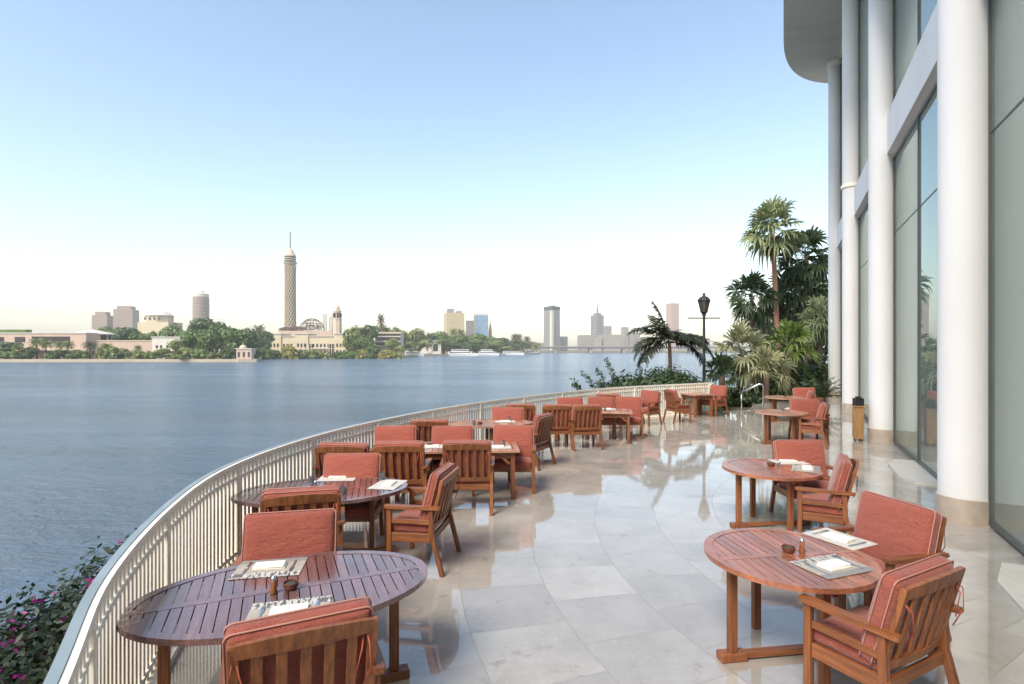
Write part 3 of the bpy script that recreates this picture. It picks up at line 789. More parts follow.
def make_fork():
    m = MB(); m.box((0, -0.03, 0.003), (0.011, 0.12, 0.004), None, 0.001); m.box((0, 0.045, 0.004), (0.022, 0.036, 0.004), None, 0.001)
    for k in range(4): m.box((-0.0085 + 0.0057 * k, 0.082, 0.005), (0.0034, 0.04, 0.003))
    return tag(m.build('fork', STEEL), 'x', 'fork')
fork = Proto(make_fork())
def make_knife():
    m = MB(); m.box((0, -0.05, 0.004), (0.016, 0.10, 0.006), None, 0.0015); m.prism([(-0.009, 0.0), (0.009, 0.0), (0.009, 0.09), (0.002, 0.115), (-0.009, 0.10)], 0.002, 0.0045)
    return tag(m.build('knife', STEEL), 'x', 'knife')
knife = Proto(make_knife())
def setting(px, py, deg, where, mp=mat1, cut=True, seat='', matname='placemat'):
    p = U(px, py, TH); a = R(deg); q = lambda x, y, z: (p.x + x * math.cos(a) - y * math.sin(a), p.y + x * math.sin(a) + y * math.cos(a), TH + z)
    mp.put(q(0, 0, 0), a, 'placemat ' + where, 'placemats')
    nap.put(q(0.0, -0.015, 0.0026), a + R(3), 'folded cream napkin ' + where, 'folded napkins')
    if cut:
        fork.put(q(-0.15, -0.01, 0.0026), a, 'steel fork left of the napkin ' + where, 'cutlery')
        knife.put(q(0.15, -0.01, 0.0026), a, 'steel knife right of the napkin ' + where, 'cutlery')
setting(270, 568, 190, 'on the far side of the nearest oval table')
setting(289, 612, 14, 'on the near side of the nearest oval table')
setting(338, 478, 185, 'at the far side of the second oval table', mat2, False)
setting(388, 484.5, 80, 'at the right end of the second oval table', mat2, False)
setting(832, 566, 20, 'on the near right side of the nearest round table')
setting(839, 538.5, -65, 'before the bright broad cushion at the nearest round table', mat2)
setting(789, 462, 180, 'on the far side of the second round table', mat2, False)
setting(806, 468.5, 60, 'on the right side of the second round table', mat1, False)
setting(432, 446.5, 4, 'between two slatted chairs on the first long table', mat2, False)
setting(497, 447, 4, 'near the right end of the first long table', mat2, False)
setting(607, 409, -10, 'on the second long table', mat2, False)
setting(505, 421.5, 8, 'on the third oval table', mat2, False)
setting(793, 408.8, 180, 'on the third round table', mat2, False)
def on(pr, px, py, label, group, dz=0.0, rz=0.0):
    p = U(px, py, TH); pr.put((p.x, p.y, TH + dz), rz, label, group)
on(mill, 273.5, 593, 'small wooden pepper mill with steel cap on the nearest oval table', 'pepper mills')
on(bowl, 291, 588.5, 'small brown clay bowl beside the pepper mill on the nearest oval table', 'clay bowls')
on(mill, 802, 552.5, 'small pepper mill next to the bowl on the nearest round table', 'pepper mills')
on(bowl, 788.5, 552, 'small dark clay bowl on the nearest round table', 'clay bowls')
on(bowl, 771, 466, 'dark clay bowl on the second round table', 'clay bowls')
on(salt, 779, 467, 'little salt shaker on the second round table', 'salt shakers')
on(tumb, 312, 484, 'clear tumbler at the left on the second oval table', 'tumblers')
on(salt, 315.5, 487.5, 'salt shaker before the left tumbler on the second oval table', 'salt shakers')
on(tumb, 382, 480, 'clear tumbler beyond the right hand napkin on the second oval table', 'tumblers')
on(tumb, 343.5, 495, 'clear tumbler behind the chair back on the second oval table', 'tumblers')
on(tumb, 503, 446, 'tumbler at the right end of the first long table', 'tumblers')
on(bowl, 430, 446, 'dark bowl on the near left of the first long table', 'clay bowls')
on(tumb, 474, 425, 'tumbler at the left on the third oval table', 'tumblers')
on(bowl, 480, 424, 'dark bowl on the third oval table', 'clay bowls')
on(tumb, 509, 421, 'tumbler at the right on the third oval table', 'tumblers')
on(tumb, 605, 411, 'tumbler on the second long table', 'tumblers')
on(tumb, 783, 411, 'tumbler on the third round table', 'tumblers')
on(bowl, 785, 396.5, 'dark bowl on the farthest round table', 'clay bowls')

# ------------------------------------------------------------------ small terrace things
p = Vector((8.40, 13.1)); CABW = wood('honey coloured cabinet wood', 2, (0.32, 0.16, 0.06), (0.48, 0.26, 0.10)); cab = thing('wooden_cabinet', 'small upright wooden service cabinet against the third column', 'cabinet', (p.x, p.y, 0), math.atan2(FU.y, FU.x))
m = MB(); m.box((0, 0, 0.44), (0.26, 0.20, 0.76), None, 0.006); m.build('carcass', CABW, cab)
m = MB(); m.box((0, 0.0, 0.84), (0.30, 0.24, 0.03), None, 0.004); m.build('top', CABW, cab)
for k in range(3):
    m = MB(); m.box((0.0, 0.105, 0.2 + 0.24 * k), (0.23, 0.012, 0.21), None, 0.003); d = m.build('drawer', CABW, cab); m = MB(); m.box((0, 0.115, 0.2 + 0.24 * k), (0.08, 0.012, 0.015)); m.build('handle', DARKM, d)
for sx in (-1, 1):
    for sy in (-1, 1): m = MB(); m.box((sx * 0.10, sy * 0.07, 0.03), (0.04, 0.04, 0.06)); m.build('leg', DARKW, cab)
m = MB(); m.box((0, 0, 0.09), (0.20, 0.15, 0.18), None, 0.01); m.box((0.0, 0.0, 0.20), (0.10, 0.10, 0.04), None, 0.01)
tag(m.build('card_terminal', BLACK, loc=(p.x, p.y, 0.856)), 'black till box standing on the small wooden cabinet', 'till')
hr = thing('stair_handrail', 'bent steel handrail of the garden steps in front of the palms', 'handrail')
a, b = Vector((8.1, 19.3, 0)), Vector((8.83, 19.0, 0))
m = MB(); m.tube([b, b + Vector((0, 0, 0.90)), b + Vector((-0.03, 0, 0.97)), b + Vector((-0.12, .02, .98)), a + Vector((0, 0, 0.62))], 0.03, 8); m.build('rail', STEEL, hr, True)
m = MB(); m.tube([a + Vector((0.1, 0, 0)), a + Vector((0.1, 0, 0.66))], 0.025, 8); m.build('post', STEEL, hr, True)
def lamp_post():
    t = thing('street_lamp', 'black cast iron lamp post with a lantern and crossbar beyond the balustrade end', 'lamp', (B(704, 20.5), 20.5, -0.25))
    top = Zt(316, 20.5) + 0.25
    m = MB(); m.lathe((0, 0, 0), [(0.17, 0), (0.17, 0.12), (0.12, 0.2), (0.12, 0.45), (0.085, 0.55), (0.06, 0.7), (0.055, 2.0), (0.075, 2.05), (0.05, 2.12), (0.045, top)], 16); m.build('post', BLACK, t, 50)
    m = MB(); m.tube([(-0.62, 0, top + 0.02 - 0.10), (0.62, 0, top + 0.02 - 0.10)], 0.022, 8); m.build('crossbar', BLACK, t, True)
    m = MB(); m.lathe((0, 0, top), [(0.04, 0), (0.10, 0.04), (0.07, 0.08), (0.14, 0.14), (0.14, 0.17)], 8); m.build('lantern_base', BLACK, t)
    m = MB(); m.lathe((0, 0, top), [(0.125, 0.172), (0.215, 0.56)], 8)
    gl = plain('smoky lantern glass', (0.07, 0.055, 0.045), 0.2, 0.1); lan = m.build('lantern', gl, t)
    m = MB()
    for k in range(8):
        a = math.pi / 4 * k; m.tube([(0.13 * math.cos(a), 0.13 * math.sin(a), top + 0.172), (0.222 * math.cos(a), 0.222 * math.sin(a), top + 0.56)], 0.012, 5)
    m.build('lantern_frame', BLACK, lan)
    m = MB(); m.lathe((0, 0, top), [(0.25, 0.562), (0.25, 0.60), (0.17, 0.70), (0.07, 0.75), (0.05, 0.80), (0.06, 0.83), (0.0, 0.90)], 8); m.build('cap', BLACK, t)
lamp_post()

# ------------------------------------------------------------------ plants near by
rg = random.Random(11)
def rv(): 
    while True:
        v = Vector((rg.uniform(-1, 1), rg.uniform(-1, 1), rg.uniform(-1, 1)))
        if 0.05 < v.length < 1: return v
def leaf_quad(m, c, size, nrm=None, elong=1.6):
    n = (nrm if nrm is not None else rv()).normalized(); a = n.cross(rv()).normalized(); b = n.cross(a)
    m.quad(c - a * size * 0.5 * elong, c - b * size * 0.35, c + a * size * 0.5 * elong, c + b * size * 0.35)
def leafy(m, blobs, count, size, shell=0.55, elong=1.6):
    tot = sum(b[1][0] * b[1][1] * b[1][2] for b in blobs)
    for c, r in blobs:
        c = Vector(c); n = max(8, int(count * r[0] * r[1] * r[2] / tot))
        for _ in range(n):
            v = rv().normalized() * (shell + (1 - shell) * rg.random() ** 0.6)
            p = c + Vector((v.x * r[0], v.y * r[1], v.z * r[2])) * (1 + 0.12 * rg.gauss(0, 1))
            leaf_quad(m, p, size * rg.uniform(0.6, 1.4), v + rv() * 0.8 + Vector((0, 0, 0.25)), elong)
def feather(m, o, az, el, L, droop, nl=26, leafl=0.5, lw=0.03, side=None):
    pts = []; p = Vector(o); e = el; st = L / 12
    for i in range(13):
        pts.append(p.copy()); d = Vector((math.cos(az) * math.cos(e), math.sin(az) * math.cos(e), math.sin(e))); p = p + d * st; e -= droop / 12 * (0.4 + 1.2 * i / 12)
    m.tube(pts, [0.022 * (1 - 0.8 * i / 12) * (L / 2.2) for i in range(13)], 4)
    for k in range(nl):
        t = 0.14 + 0.86 * k / nl; f = t * 12; i = min(11, int(f)); q = pts[i].lerp(pts[i + 1], f - i)
        tan = (pts[i + 1] - pts[i]).normalized(); s = tan.cross(Vector((0, 0, 1)))
        s = s.normalized() if s.length > 0.05 else Vector((1, 0, 0))
        ll = leafl * (0.35 + math.sin(math.pi * min(1, t * 0.85 + 0.1)) * 0.75)
        for sg in (-1, 1):
            dr = (s * sg * 0.85 + tan * 0.5 + Vector((0, 0, -0.15 + 0.7 * (rg.random() - .5)))).normalized()
            w = tan * lw; a = q; b = q + dr * ll * 0.55; c = q + dr * ll + Vector((0, 0, -0.18 * ll))
            m.quad(a - w * .5, a + w * .5, b + w * .6, b - w * .6); m.quad(b - w * .6, b + w * .6, c + w * .1, c - w * .1)
def fan(m, o, az, el, pet, rad, seg=15, droop=0.35):
    d = Vector((math.cos(az) * math.cos(el), math.sin(az) * math.cos(el), math.sin(el)))
    c = Vector(o) + d * pet + Vector((0, 0, -0.15 * pet * math.cos(el)))
    m.tube([o, (Vector(o) + c) / 2 + Vector((0, 0, 0.05 * pet)), c], [0.02, 0.014, 0.011], 4)
    d = (d + Vector((0, 0, -0.35 * math.cos(el)))).normalized()
    s = d.cross(Vector((0, 0, 1))); s = s.normalized() if s.length > 0.05 else Vector((1, 0, 0)); up = s.cross(d)
    tilt = rg.uniform(-0.9, 0.9); s2 = (s * math.cos(tilt) + up * math.sin(tilt)); n = d.cross(s2)
    if n.z < 0: n = -n
    for k in range(seg):
        a = R(-118 + 236 * (k + 0.5) / seg + rg.uniform(-4, 4)); dr = (d * math.cos(a) + s2 * math.sin(a) + n * rg.uniform(-.12, .18)).normalized(); pd = (d * -math.sin(a) + s2 * math.cos(a))
        L = rad * (0.72 + 0.30 * math.cos(a * 0.7)) * rg.uniform(0.85, 1.1); w = rad * 236 / 57.3 / seg * 0.26
        dz = droop * rg.uniform(.5, 1.4)
        p1 = c + dr * L * 0.45; p2 = c + dr * L * 0.75 + Vector((0, 0, -dz * L * 0.08)); p3 = c + dr * L * 0.95 + Vector((0, 0, -dz * L * 0.42))
        f = n * w * 0.5
        m.quad(c, p1 - pd * w + f, p1 - f, p1 + pd * w + f)
        m.quad(p1 - pd * w + f, p1 - f, p2 - f * .5, p2 - pd * w * .6); m.quad(p1 - f, p1 + pd * w + f, p2 + pd * w * .6, p2 - f * .5)
        m.quad(p2 - pd * w * .6, p2, p3, p3 - pd * w * .08); m.quad(p2, p2 + pd * w * .6, p3 + pd * w * .08, p3)
DEAD = leaf('dead brown fronds', (0.16, 0.09, 0.045), (0.26, 0.16, 0.09), scale=2)
def fan_palm(px, py, d, r, mat, label, n=34, trunk=BARK, base=-0.3, lean=0.0, tr=0.14, elmin=-60, sq=1.0, name='fan_palm'):
    x, z = B(px, d), Zt(py, d); t = thing(name, label, 'palm', (x + lean, d, base), 0, 'palms at the end of the terrace')
    h = z - base
    m = MB(); m.tube([(0, 0, -0.1), (-lean * 0.2, 0, h * 0.3), (-lean * 0.6, 0, h * 0.7), (-lean, 0, h)], [tr * 1.25, tr, tr * 0.9, tr * 0.95], 9)
    m.build('trunk', trunk, t, True)
    m = MB()
    for k in range(n):
        u = (k + 0.5) / n; el = R(elmin + (88 - elmin) * u ** 1.0 + rg.uniform(-14, 14)); az = k * 2.39996 + rg.uniform(-.5, .5)
        fan(m, (-lean, 0, h - 0.05 + 0.12 * u), az, el, r * 0.50 * rg.uniform(.75, 1.2), r * 0.54 * rg.uniform(.8, 1.15), droop=0.5 + 0.7 * (1 - u))
    m.build('crown', mat, t)
    if trunk is BARKR:
        m = MB()
        for k in range(14): fan(m, (-lean, 0, h - .1 - .04 * k), k * 2.4, R(-78 + rg.uniform(-8, 12)), r * .22, r * .35, 9, 1.0)
        m.build('dead_skirt', DEAD, t)
    return t
fan_palm(772, 230, 40, 2.55, PALM_T, 'tall slender fan palm with reddish trunk rising above the other palms', 30, BARKR, lean=0.5, tr=0.19, elmin=-35)
fan_palm(752, 297, 41, 2.35, PALM_D, 'dark bushy fan palm left of the tall palm trunk', 30, elmin=-60)
fan_palm(806, 256, 42, 2.5, PALM_D, 'dark high fan palm between the tall palm and the white column', 32, elmin=-65)
fan_palm(796, 296, 43, 2.8, PALM_D, 'dark fan palm low behind the tall palm trunk on its right', 34, elmin=-65)
fan_palm(820, 322, 38, 2.05, PALM_T, 'olive fan palm half hidden behind the far white column', 26, elmin=-65)
fan_palm(741, 354, 23.5, 1.5, PALM_L, 'silvery fan palm with big drooping leaves behind the steel handrail', 24, elmin=-45)
fan_palm(766, 372, 22.5, 1.2, PALM_L, 'low silvery fan palm beside the steel handrail', 18, elmin=-30)
fan_palm(788, 348, 24.5, 1.5, PALM_G, 'fresh yellow green fan palm in front of the tall trunk', 20, elmin=-30)
fan_palm(722, 374, 23, 1.0, PALM_D, 'low dark fan palm right of the lamp post', 18, elmin=-20)
fan_palm(768, 318, 44, 2.15, PALM_L, 'silvery fan palm behind the tall trunk, between the dark palms', 22, elmin=-60)
# small feather palm over the balustrade
d0 = 21.5; fp = thing('feather_palm', 'small dark feather palm with drooping fronds left of the lamp post', 'palm', (B(671, d0), d0, -1.6))
zc = Zt(343, d0) + 1.6; m = MB(); m.tube([(0.05, 0, -0.2), (0, 0, zc * 0.6), (-0.06, 0, zc)], [0.11, 0.08, 0.065], 9); m.build('trunk', BARK, fp, True)
m = MB()
for az, el, L, dr in ((170, 78, 1.95, .5), (120, 70, 1.7, 1.1), (185, 45, 2.0, 1.6), (200, 25, 2.0, 1.9), (175, 12, 1.9, 2.0), (0, 35, 1.9, 1.9), (-15, 15, 2.1, 1.8), (10, 5, 2.0, 1.9), (60, 50, 1.6, 1.8), (-70, 40, 1.6, 1.9), (150, -5, 1.9, 1.7), (-150, 0, 1.8, 1.5), (-40, 28, 1.9, 2.0), (215, 55, 1.8, 1.7)):
    feather(m, (-0.06, 0, zc), R(az), R(el), L * .93, dr, 46, 0.46, 0.042)
m.build('crown', leaf('dark brownish fronds', (0.022, 0.032, 0.014), (0.05, 0.06, 0.028), scale=2), fp)
def shrub(name, label, loc, blobs, count, size, mat, elong=1.8, stems=4, cat='shrub', group=None):
    t = thing(name, label, cat, loc, 0, group)
    m = MB(); leafy(m, blobs, count, size, 0.35, elong); m.build('foliage', mat, t)
    m = MB()
    for k in range(stems):
        c, r = blobs[k % len(blobs)]; m.tube([(c[0] * 0.5, c[1] * 0.5, -0.15), (c[0], c[1], c[2])], [0.04, 0.015], 5)
    m.build('stem', BARK, t); return t
shrub('shrub', 'dense dark shrub below the small feather palm behind the balustrade', (B(660, 20.5), 20.5, -1.1), [((-1.9, 0, .9), (.8, .7, .8)), ((-1.2, 0, 1.5), (.9, .8, .9)), ((0.0, 0.2, 1.6), (1.0, .8, 1.0)), ((1.0, 0, 1.5), (0.9, .8, .9)), ((1.6, 0, 1.0), (.7, .7, .9)), ((-1.8, 0, 1.2), (.7, .7, .8)), ((.5, .1, 1.8), (.7, .7, .8))], 16000, 0.11, LEAF_D)
def sprig(label, px, d, h, lean):
    t = thing('wispy_shrub', label, 'shrub', (B(px, d), d, -1.6)); m = MB(); s = MB()
    for k in range(9):
        a = R(lean + rg.uniform(-28, 28)); y = rg.uniform(-.3, .3); L = h * rg.uniform(.65, 1.05); pts = []
        for i in range(8):
            u = i / 7; pts.append(Vector((math.sin(a * (0.5 + u)) * L * u * 0.8, y * u, L * u * math.cos(a * 0.6))))
        s.tube(pts, [0.02 * (1 - .8 * i / 7) for i in range(8)], 4)
        for i in range(200):
            u = rg.uniform(.3, 1); f = u * 7; j = min(6, int(f)); q = pts[j].lerp(pts[j + 1], f - j) + rv() * 0.12; leaf_quad(m, q, 0.075, None, 2.4)
    m.build('foliage', LEAF_D, t); s.build('stem', BARK, t)
sprig('wispy shrub with arching stems at the left of the dark shrub behind the balustrade', 614, 18.8, 2.8, -9)
sprig('wispy upright shrub between the arching shrub and the small feather palm', 632, 19.4, 3.3, -4)
shrub('shrub', 'low dark hedge shrub at the foot of the lamp post', (B(700, 21.5), 21.5, -0.3), [((0, 0, .35), (.7, .5, .5)), ((0.8, 0.4, .45), (.6, .5, .55))], 900, 0.14, LEAF_D)
shrub('shrub', 'dark leafy shrub under the silvery palms behind the handrail', (B(752, 23), 23, -0.3), [((0, 0, .5), (.9, .6, .6)), ((-.9, .3, .4), (.7, .6, .5)), ((1.2, .4, .5), (.8, .6, .7))], 1500, 0.16, LEAF_D)
shrub('shrub', 'dark shrub filling the ground between the palms and the far white column', (B(802, 25), 25, -0.3), [((0, 0, .8), (1.0, .7, 1.0)), ((1.0, .4, .9), (.8, .6, 1.1)), ((-1.1, .5, .9), (.9, .6, 1.0))], 2000, 0.18, LEAF_D)
shrub('tall_hedge', 'tall dark evergreen mass behind the palms beside the building', (B(800, 48), 48, -0.3), [((0, 0, 3.0), (3.2, 1.6, 3.0)), ((-2.4, 0, 2.0), (2.2, 1.4, 2.2)), ((1.7, 0, 5.6), (2.2, 1.6, 2.9)), ((.9, .4, 8.0), (1.7, 1.4, 2.2))], 6000, 0.36, LEAF_D, cat='hedge')
sp = thing('spiky_plant', 'spiky dark cycad in front of the far white column', 'plant', (B(822, 20.5), 20.5, 0)); m = MB()
for k in range(22): feather(m, (0, 0, 0.35), k * 2.4, R(20 + 60 * (k / 22)), 1.0, 1.0, 18, 0.16, 0.025)
m.build('fronds', PALM_D, sp); m = MB(); m.tube([(0, 0, 0), (0, 0, .38)], [.16, .12], 9); m.build('trunk', BARK, sp)
# bougainvillea outside the balustrade
def bougain(label, c, blobs, nl, nf, size=0.075):
    t = thing('bougainvillea', label, 'shrub', c); m = MB(); leafy(m, blobs, nl, size, 0.3, 1.7); m.build('foliage', LEAF_B, t)
    m = MB()
    for _ in range(nf // 5):
        b, r = rg.choice(blobs); v = rv().normalized(); v.z = abs(v.z); q = Vector(b) + Vector((v.x * r[0], v.y * r[1], v.z * r[2])) * rg.uniform(.85, 1.05)
        for _k in range(5): leaf_quad(m, q + rv() * 0.05, 0.036, None, 1.1)
    m.build('blossom', MAG, t)
    m = MB()
    for b, r in blobs: m.tube([(b[0] * .4, b[1] * .4, -0.9), (b[0] * .8, b[1] * .8, b[2] * .4), b], [0.03, 0.02, 0.008], 5)
    m.build('stem', BARK, t)
bougain('bougainvillea bush with magenta blossoms spilling at the lower left corner outside the balustrade', (-2.75, 2.45, -0.55), [((0.1, 0, .55), (.55, .6, .45)), ((-.25, .55, .6), (.5, .55, .42)), ((-.7, -.2, .5), (.6, .6, .5)), ((-.15, 1.05, .72), (.35, .45, .35)), ((-.3, 1.5, .85), (.25, .3, .25)), ((-.55, 1.0, .8), (.3, .3, .25)), ((-1.1, .5, .3), (.5, .6, .5)), ((.35, -.6, .55), (.5, .5, .4)), ((-.45, -.9, .55), (.6, .6, .5))], 22000, 460, 0.04)
bougain('bougainvillea seen through the bars between the first and second oval tables', (-3.55, 4.9, -0.7), [((0, 0, .7), (.45, .7, .5)), ((.05, 1.0, .6), (.4, .7, .5)), ((-.1, -.8, .6), (.45, .6, .5)), ((.2, 1.9, .5), (.4, .7, .45))], 11000, 240, 0.04)

# ------------------------------------------------------------------ the far banks
def far_box(name, label, px0, px1, ytop, d, base, mat, depth=None, rz=0.0, cat='building', top=True):
    """a building: its wall is a box whose seen width runs px0..px1 at distance d"""
    x = B((px0 + px1) / 2, d); W = (px1 - px0) / F * d
    D = depth if depth else W * 0.8
    c, s = abs(math.cos(rz)), abs(math.sin(rz)); w = (W - D * s) / max(c, 0.2) if s > 0.01 else W
    t = thing(name, label, cat, (x, d + (D * c + w * s) / 2, base), rz); h = Zt(ytop, d) - base
    m = MB(); m.box((0, 0, h / 2), (w, D, h)); m.build('wall', mat, t)
    return t, w, D, h
G0 = -5.4
def roofslab(t, w, D, h, mat, over=0.6, th=0.6):
    MB().box((0, 0, h + th / 2 + 0.003), (w + over * 2, D + over * 2, th)).build('roof', mat, t)
def windows(t, y, xs, zs, w, h, mat=DGLASS, th=0.3):
    for x in xs:
        for z in zs: MB().box((x, y, z), (w, th, h)).build('window', mat, t)
FM_BEIGE = facade_mat('beige tower facade', (0.36, 0.28, 0.22), (0.15, 0.12, 0.11), 4.5, 4.2, .5, .45)
FM_CYL = facade_mat('round tower facade', (0.34, 0.26, 0.21), (0.15, 0.12, 0.11), 5, 4.0, 1.0, .4)
FM_CREAM = facade_mat('cream tower facade', (0.50, 0.41, 0.25), (0.26, 0.21, 0.14), 4.0, 4.0, .45, .4)
FM_GREY = facade_mat('grey tower facade', (0.24, 0.235, 0.23), (0.12, 0.125, 0.13), 3.0, 4.0, .6, .5)
FM_PINK = facade_mat('pink tower facade', (0.44, 0.31, 0.26), (0.28, 0.19, 0.17), 4.5, 4.0, .5, .5)
FM_CITY = facade_mat('city block facade', (0.31, 0.285, 0.255), (0.17, 0.16, 0.155), 5.0, 4.0, .5, .45)
# left shore pavilions
d = 392
t, w, D, h = far_box('riverside_club', 'long low pale club building with dark recessed terraces at the far left bank', -60, 86, 333.5, d, G0, PINK, 14)
roofslab(t, w, D, h, ROOFW, 0.5, 0.7)
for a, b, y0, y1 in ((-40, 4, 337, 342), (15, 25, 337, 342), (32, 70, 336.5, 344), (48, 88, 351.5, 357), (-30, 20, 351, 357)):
    cx = B((a + b) / 2, d) - B(13, d); MB().box((cx, -7.1, (Zt(y0, d) + Zt(y1, d)) / 2 - G0), ((b - a) / F * d, 0.5, (y1 - y0) / F * d)).build('opening', SHADEW, t)  # dark slabs on the wall, painted as recess shade
m = MB(); m.box((B(55, d) - B(13, d), -10.3, Zt(350, d) - G0), (52 / F * d, 6, 0.6)); m.build('canopy_roof', CREAMW, t)
for px in range(36, 82, 8): MB().box((B(px, d) - B(13, d), -12.9, 2.0), (0.5, 0.5, 4.0)).build('pillar', ROOFW, t)
m = MB(); m.box((B(9, d) - B(13, d), -3, h + 1.9), (30 / F * d, 5, 2.0)); m.build('roof_garden', LEAF_M, t)
for px in (37, 53, 60):
    x = B(px, 383); m = MB(); m.lathe((0, 0, 0), [(2.4, 2.4), (0.1, 3.3)], 8); t = thing('parasol', 'white parasol on the club terrace, %s' % {37: 'the one standing alone at left', 53: 'the left one of a close pair', 60: 'the right one of a close pair'}[px], 'parasol', (x, 383, Zt(347.2, 383) - 0.6), 0, 'parasols on the club terrace')
    m.build('canopy', ROOFW, t); m = MB(); m.tube([(0, 0, -1.5), (0, 0, 3.3)], .08, 6); m.build('pole', ROOFW, t)
pv = thing('pavilion', 'pale octagonal pavilion with glazed band and shallow white roof beside the club building', 'building', (B(92, 412), 412, G0))
hh = Zt(334.3, 400) - G0; rr = 16 / F * 400
m = MB(); m.lathe((0, 0, 0), [(rr, 0), (rr, hh - 4.2)], 12); m.build('wall', PINK, pv)
m = MB(); m.lathe((0, 0, 0), [(rr * .97, hh - 4.19), (rr * .97, hh)], 12); m.build('window_band', DGLASS, pv)
for k in range(12):
    a = 2 * math.pi * k / 12; MB().box((rr * math.cos(a), rr * math.sin(a), hh - 2.1), (.9, .9, 4.2)).build('mullion', ROOFW, pv)
m = MB(); m.lathe((0, 0, 0), [(rr * 1.35, hh + .003), (rr * 1.35, hh + .6), (0.3, hh + 4.2)], 12); m.build('roof', ROOFW, pv)
t, w, D, h = far_box('riverside_wall_building', 'low pink walled building right of the octagonal pavilion', 75, 160, 341, 398, G0, PINK, 12); roofslab(t, w, D, h, CREAMW, .4, .6)
windows(t, -6.1, [-27 + 9 * k for k in range(7)], [4.0], 3.4, 2.6)
t, w, D, h = far_box('white_house', 'small white house with square windows behind the green hedge at the bank', 152, 180, 337.5, 385, G0, ROOFW, 10); roofslab(t, w, D, h, ROOFW, .5, .6)
windows(t, -5.1, [-6.5, -3.5, 1.0, 5.0], [8.6], 1.5, 2.2); windows(t, -5.1, [-5, -1, 4], [3.4], 2.0, 2.4)
MB().box((0, -6.5, 5.6), (w * .9, 3, .4)).build('balcony', CREAMW, t)
kz = thing('kiosk', 'small white domed kiosk on the bank left of the palace', 'kiosk', (B(246, 366), 366, G0 - .3))
kw = 15 / F * 366; m = MB(); m.box((0, 0, 3.6), (kw, 6, 7.2)); m.build('wall', PINK, kz)
windows(kz, -3.1, [-3.4, 0, 3.4], [3.6], 1.4, 3.4); MB().box((0, 0, 7.5), (kw + 1, 7, .6)).build('roof', ROOFW, kz)
m = MB(); m.lathe((-2, 0, 7.8), [(2.4, 0), (2.2, .9), (1.2, 1.9), (.15, 2.4), (.12, 4.2), (0, 4.3)], 14); m.build('dome', CREAMW, kz, True)
# towers
def tower(label, px0, px1, ytop, d, mat, rz=R(20), crown=None, name='apartment_tower', base=G0):
    t, w, D, h = far_box(name, label, px0, px1, ytop, d, base, mat, None, rz)
    if crown:
        cw, ch = crown; MB().box((0, 0, h + ch / 2 + .003), (w * cw, D * cw, ch)).build('penthouse', mat, t)
    return t, w, D, h
tower('pale apartment tower, the left and lower of a hazy pair above the pavilion', 89, 105, 315, 1250, FM_BEIGE, R(12), (.7, 8))
tower('pale apartment tower, the right and taller of a hazy pair above the pavilion', 109, 129.5, 309, 1250, FM_BEIGE, R(15), (.72, 8))
t = thing('opera_house', 'cream building with shallow dome among trees left of the round tower', 'building', (B(153, 700), 715, G0))
k = 700 / F; z1 = Zt(322, 700) - G0; m = MB(); m.box((0, 0, z1 / 2), (31 * k, 30, z1)); m.build('wall', CREAMW, t)
z2 = Zt(315.5, 700) - G0; m = MB(); m.lathe((-1 * k, 0, 0), [(12.5 * k, z1 + .005), (12.5 * k, z2)], 8, R(22.5)); drum = m.build('drum', CREAMW, t)
m = MB(); m.lathe((-1 * k, 0, 0), [(13 * k, z2 + .004), (12 * k, z2 + 1.2), (9 * k, z2 + 3.6 * k), (5 * k, z2 + 4.8 * k), (0, z2 + 5.4 * k)], 24); m.build('dome', ROOFW, t, True)
windows(drum, -15.3, [-10, -4, 2, 8], [z1 + 4.5], 2.4, 3.4)
t = thing('round_tower', 'tall cylindrical apartment tower rising over the dark trees', 'building', (B(201, 1150), 1150, G0)); k = 1150 / F; hz = Zt(297, 1150) - G0
m = MB(); m.lathe((0, 0, 0), [(7.4 * k, 0), (7.4 * k, hz)], 28); m.build('wall', FM_CYL, t, 50)
m = MB(); m.lathe((0, 0, 0), [(7.7 * k, hz * .83), (7.7 * k, hz * .85)], 28); m.build('ring', CONC, t, 50)
m = MB(); m.lathe((0, 0, 0), [(7.0 * k, hz + .01), (7.0 * k, hz + 3 * k), (3 * k, hz + 4.4 * k), (2.6 * k, hz + 6 * k)], 28); m.build('crown', ROOFW, t, 50)
# the lattice tower
d = 800; k = d / F; ct = thing('lattice_tower', 'tall slender round tower with diamond lattice shaft, observation pod and mast', 'tower', (B(290.2, d), d, G0))
zz = lambda py: Zt(py, d) - G0
zs0, zs1 = 0.0, zz(266)
m = MB(); m.lathe((0, 0, 0), [(5.0 * k, 0), (4.6 * k, zs1)], 24); m.build('core', CORE, ct, 50)
m = MB(); nh = 12; tw = 2.6
for sg in (-1, 1):
    for j in range(nh):
        pts = []
        for i in range(41):
            u = i / 40; a = 2 * math.pi * j / nh + sg * u * tw * math.pi; rr = (5.5 - .4 * u) * k + (0.5 * k * max(0, u - .9) * 10)
            pts.append((rr * math.cos(a), rr * math.sin(a), zs0 + (zs1 - zs0) * u))
        m.tube(pts, 0.62 * k * .52, 4, False)
m.build('lattice', LATT, ct)
m = MB(); m.lathe((0, 0, 0), [(4.7 * k, zs1 + .01), (6.0 * k, zz(264)), (6.8 * k, zz(262.5)), (5.3 * k, zz(262.4))], 28); m.build('collar', LATT, ct, 40)
m = MB(); m.lathe((0, 0, 0), [(5.2 * k, zz(262.3)), (5.4 * k, zz(256))], 28); pod = m.build('observation_pod', DGLASS, ct, 40)
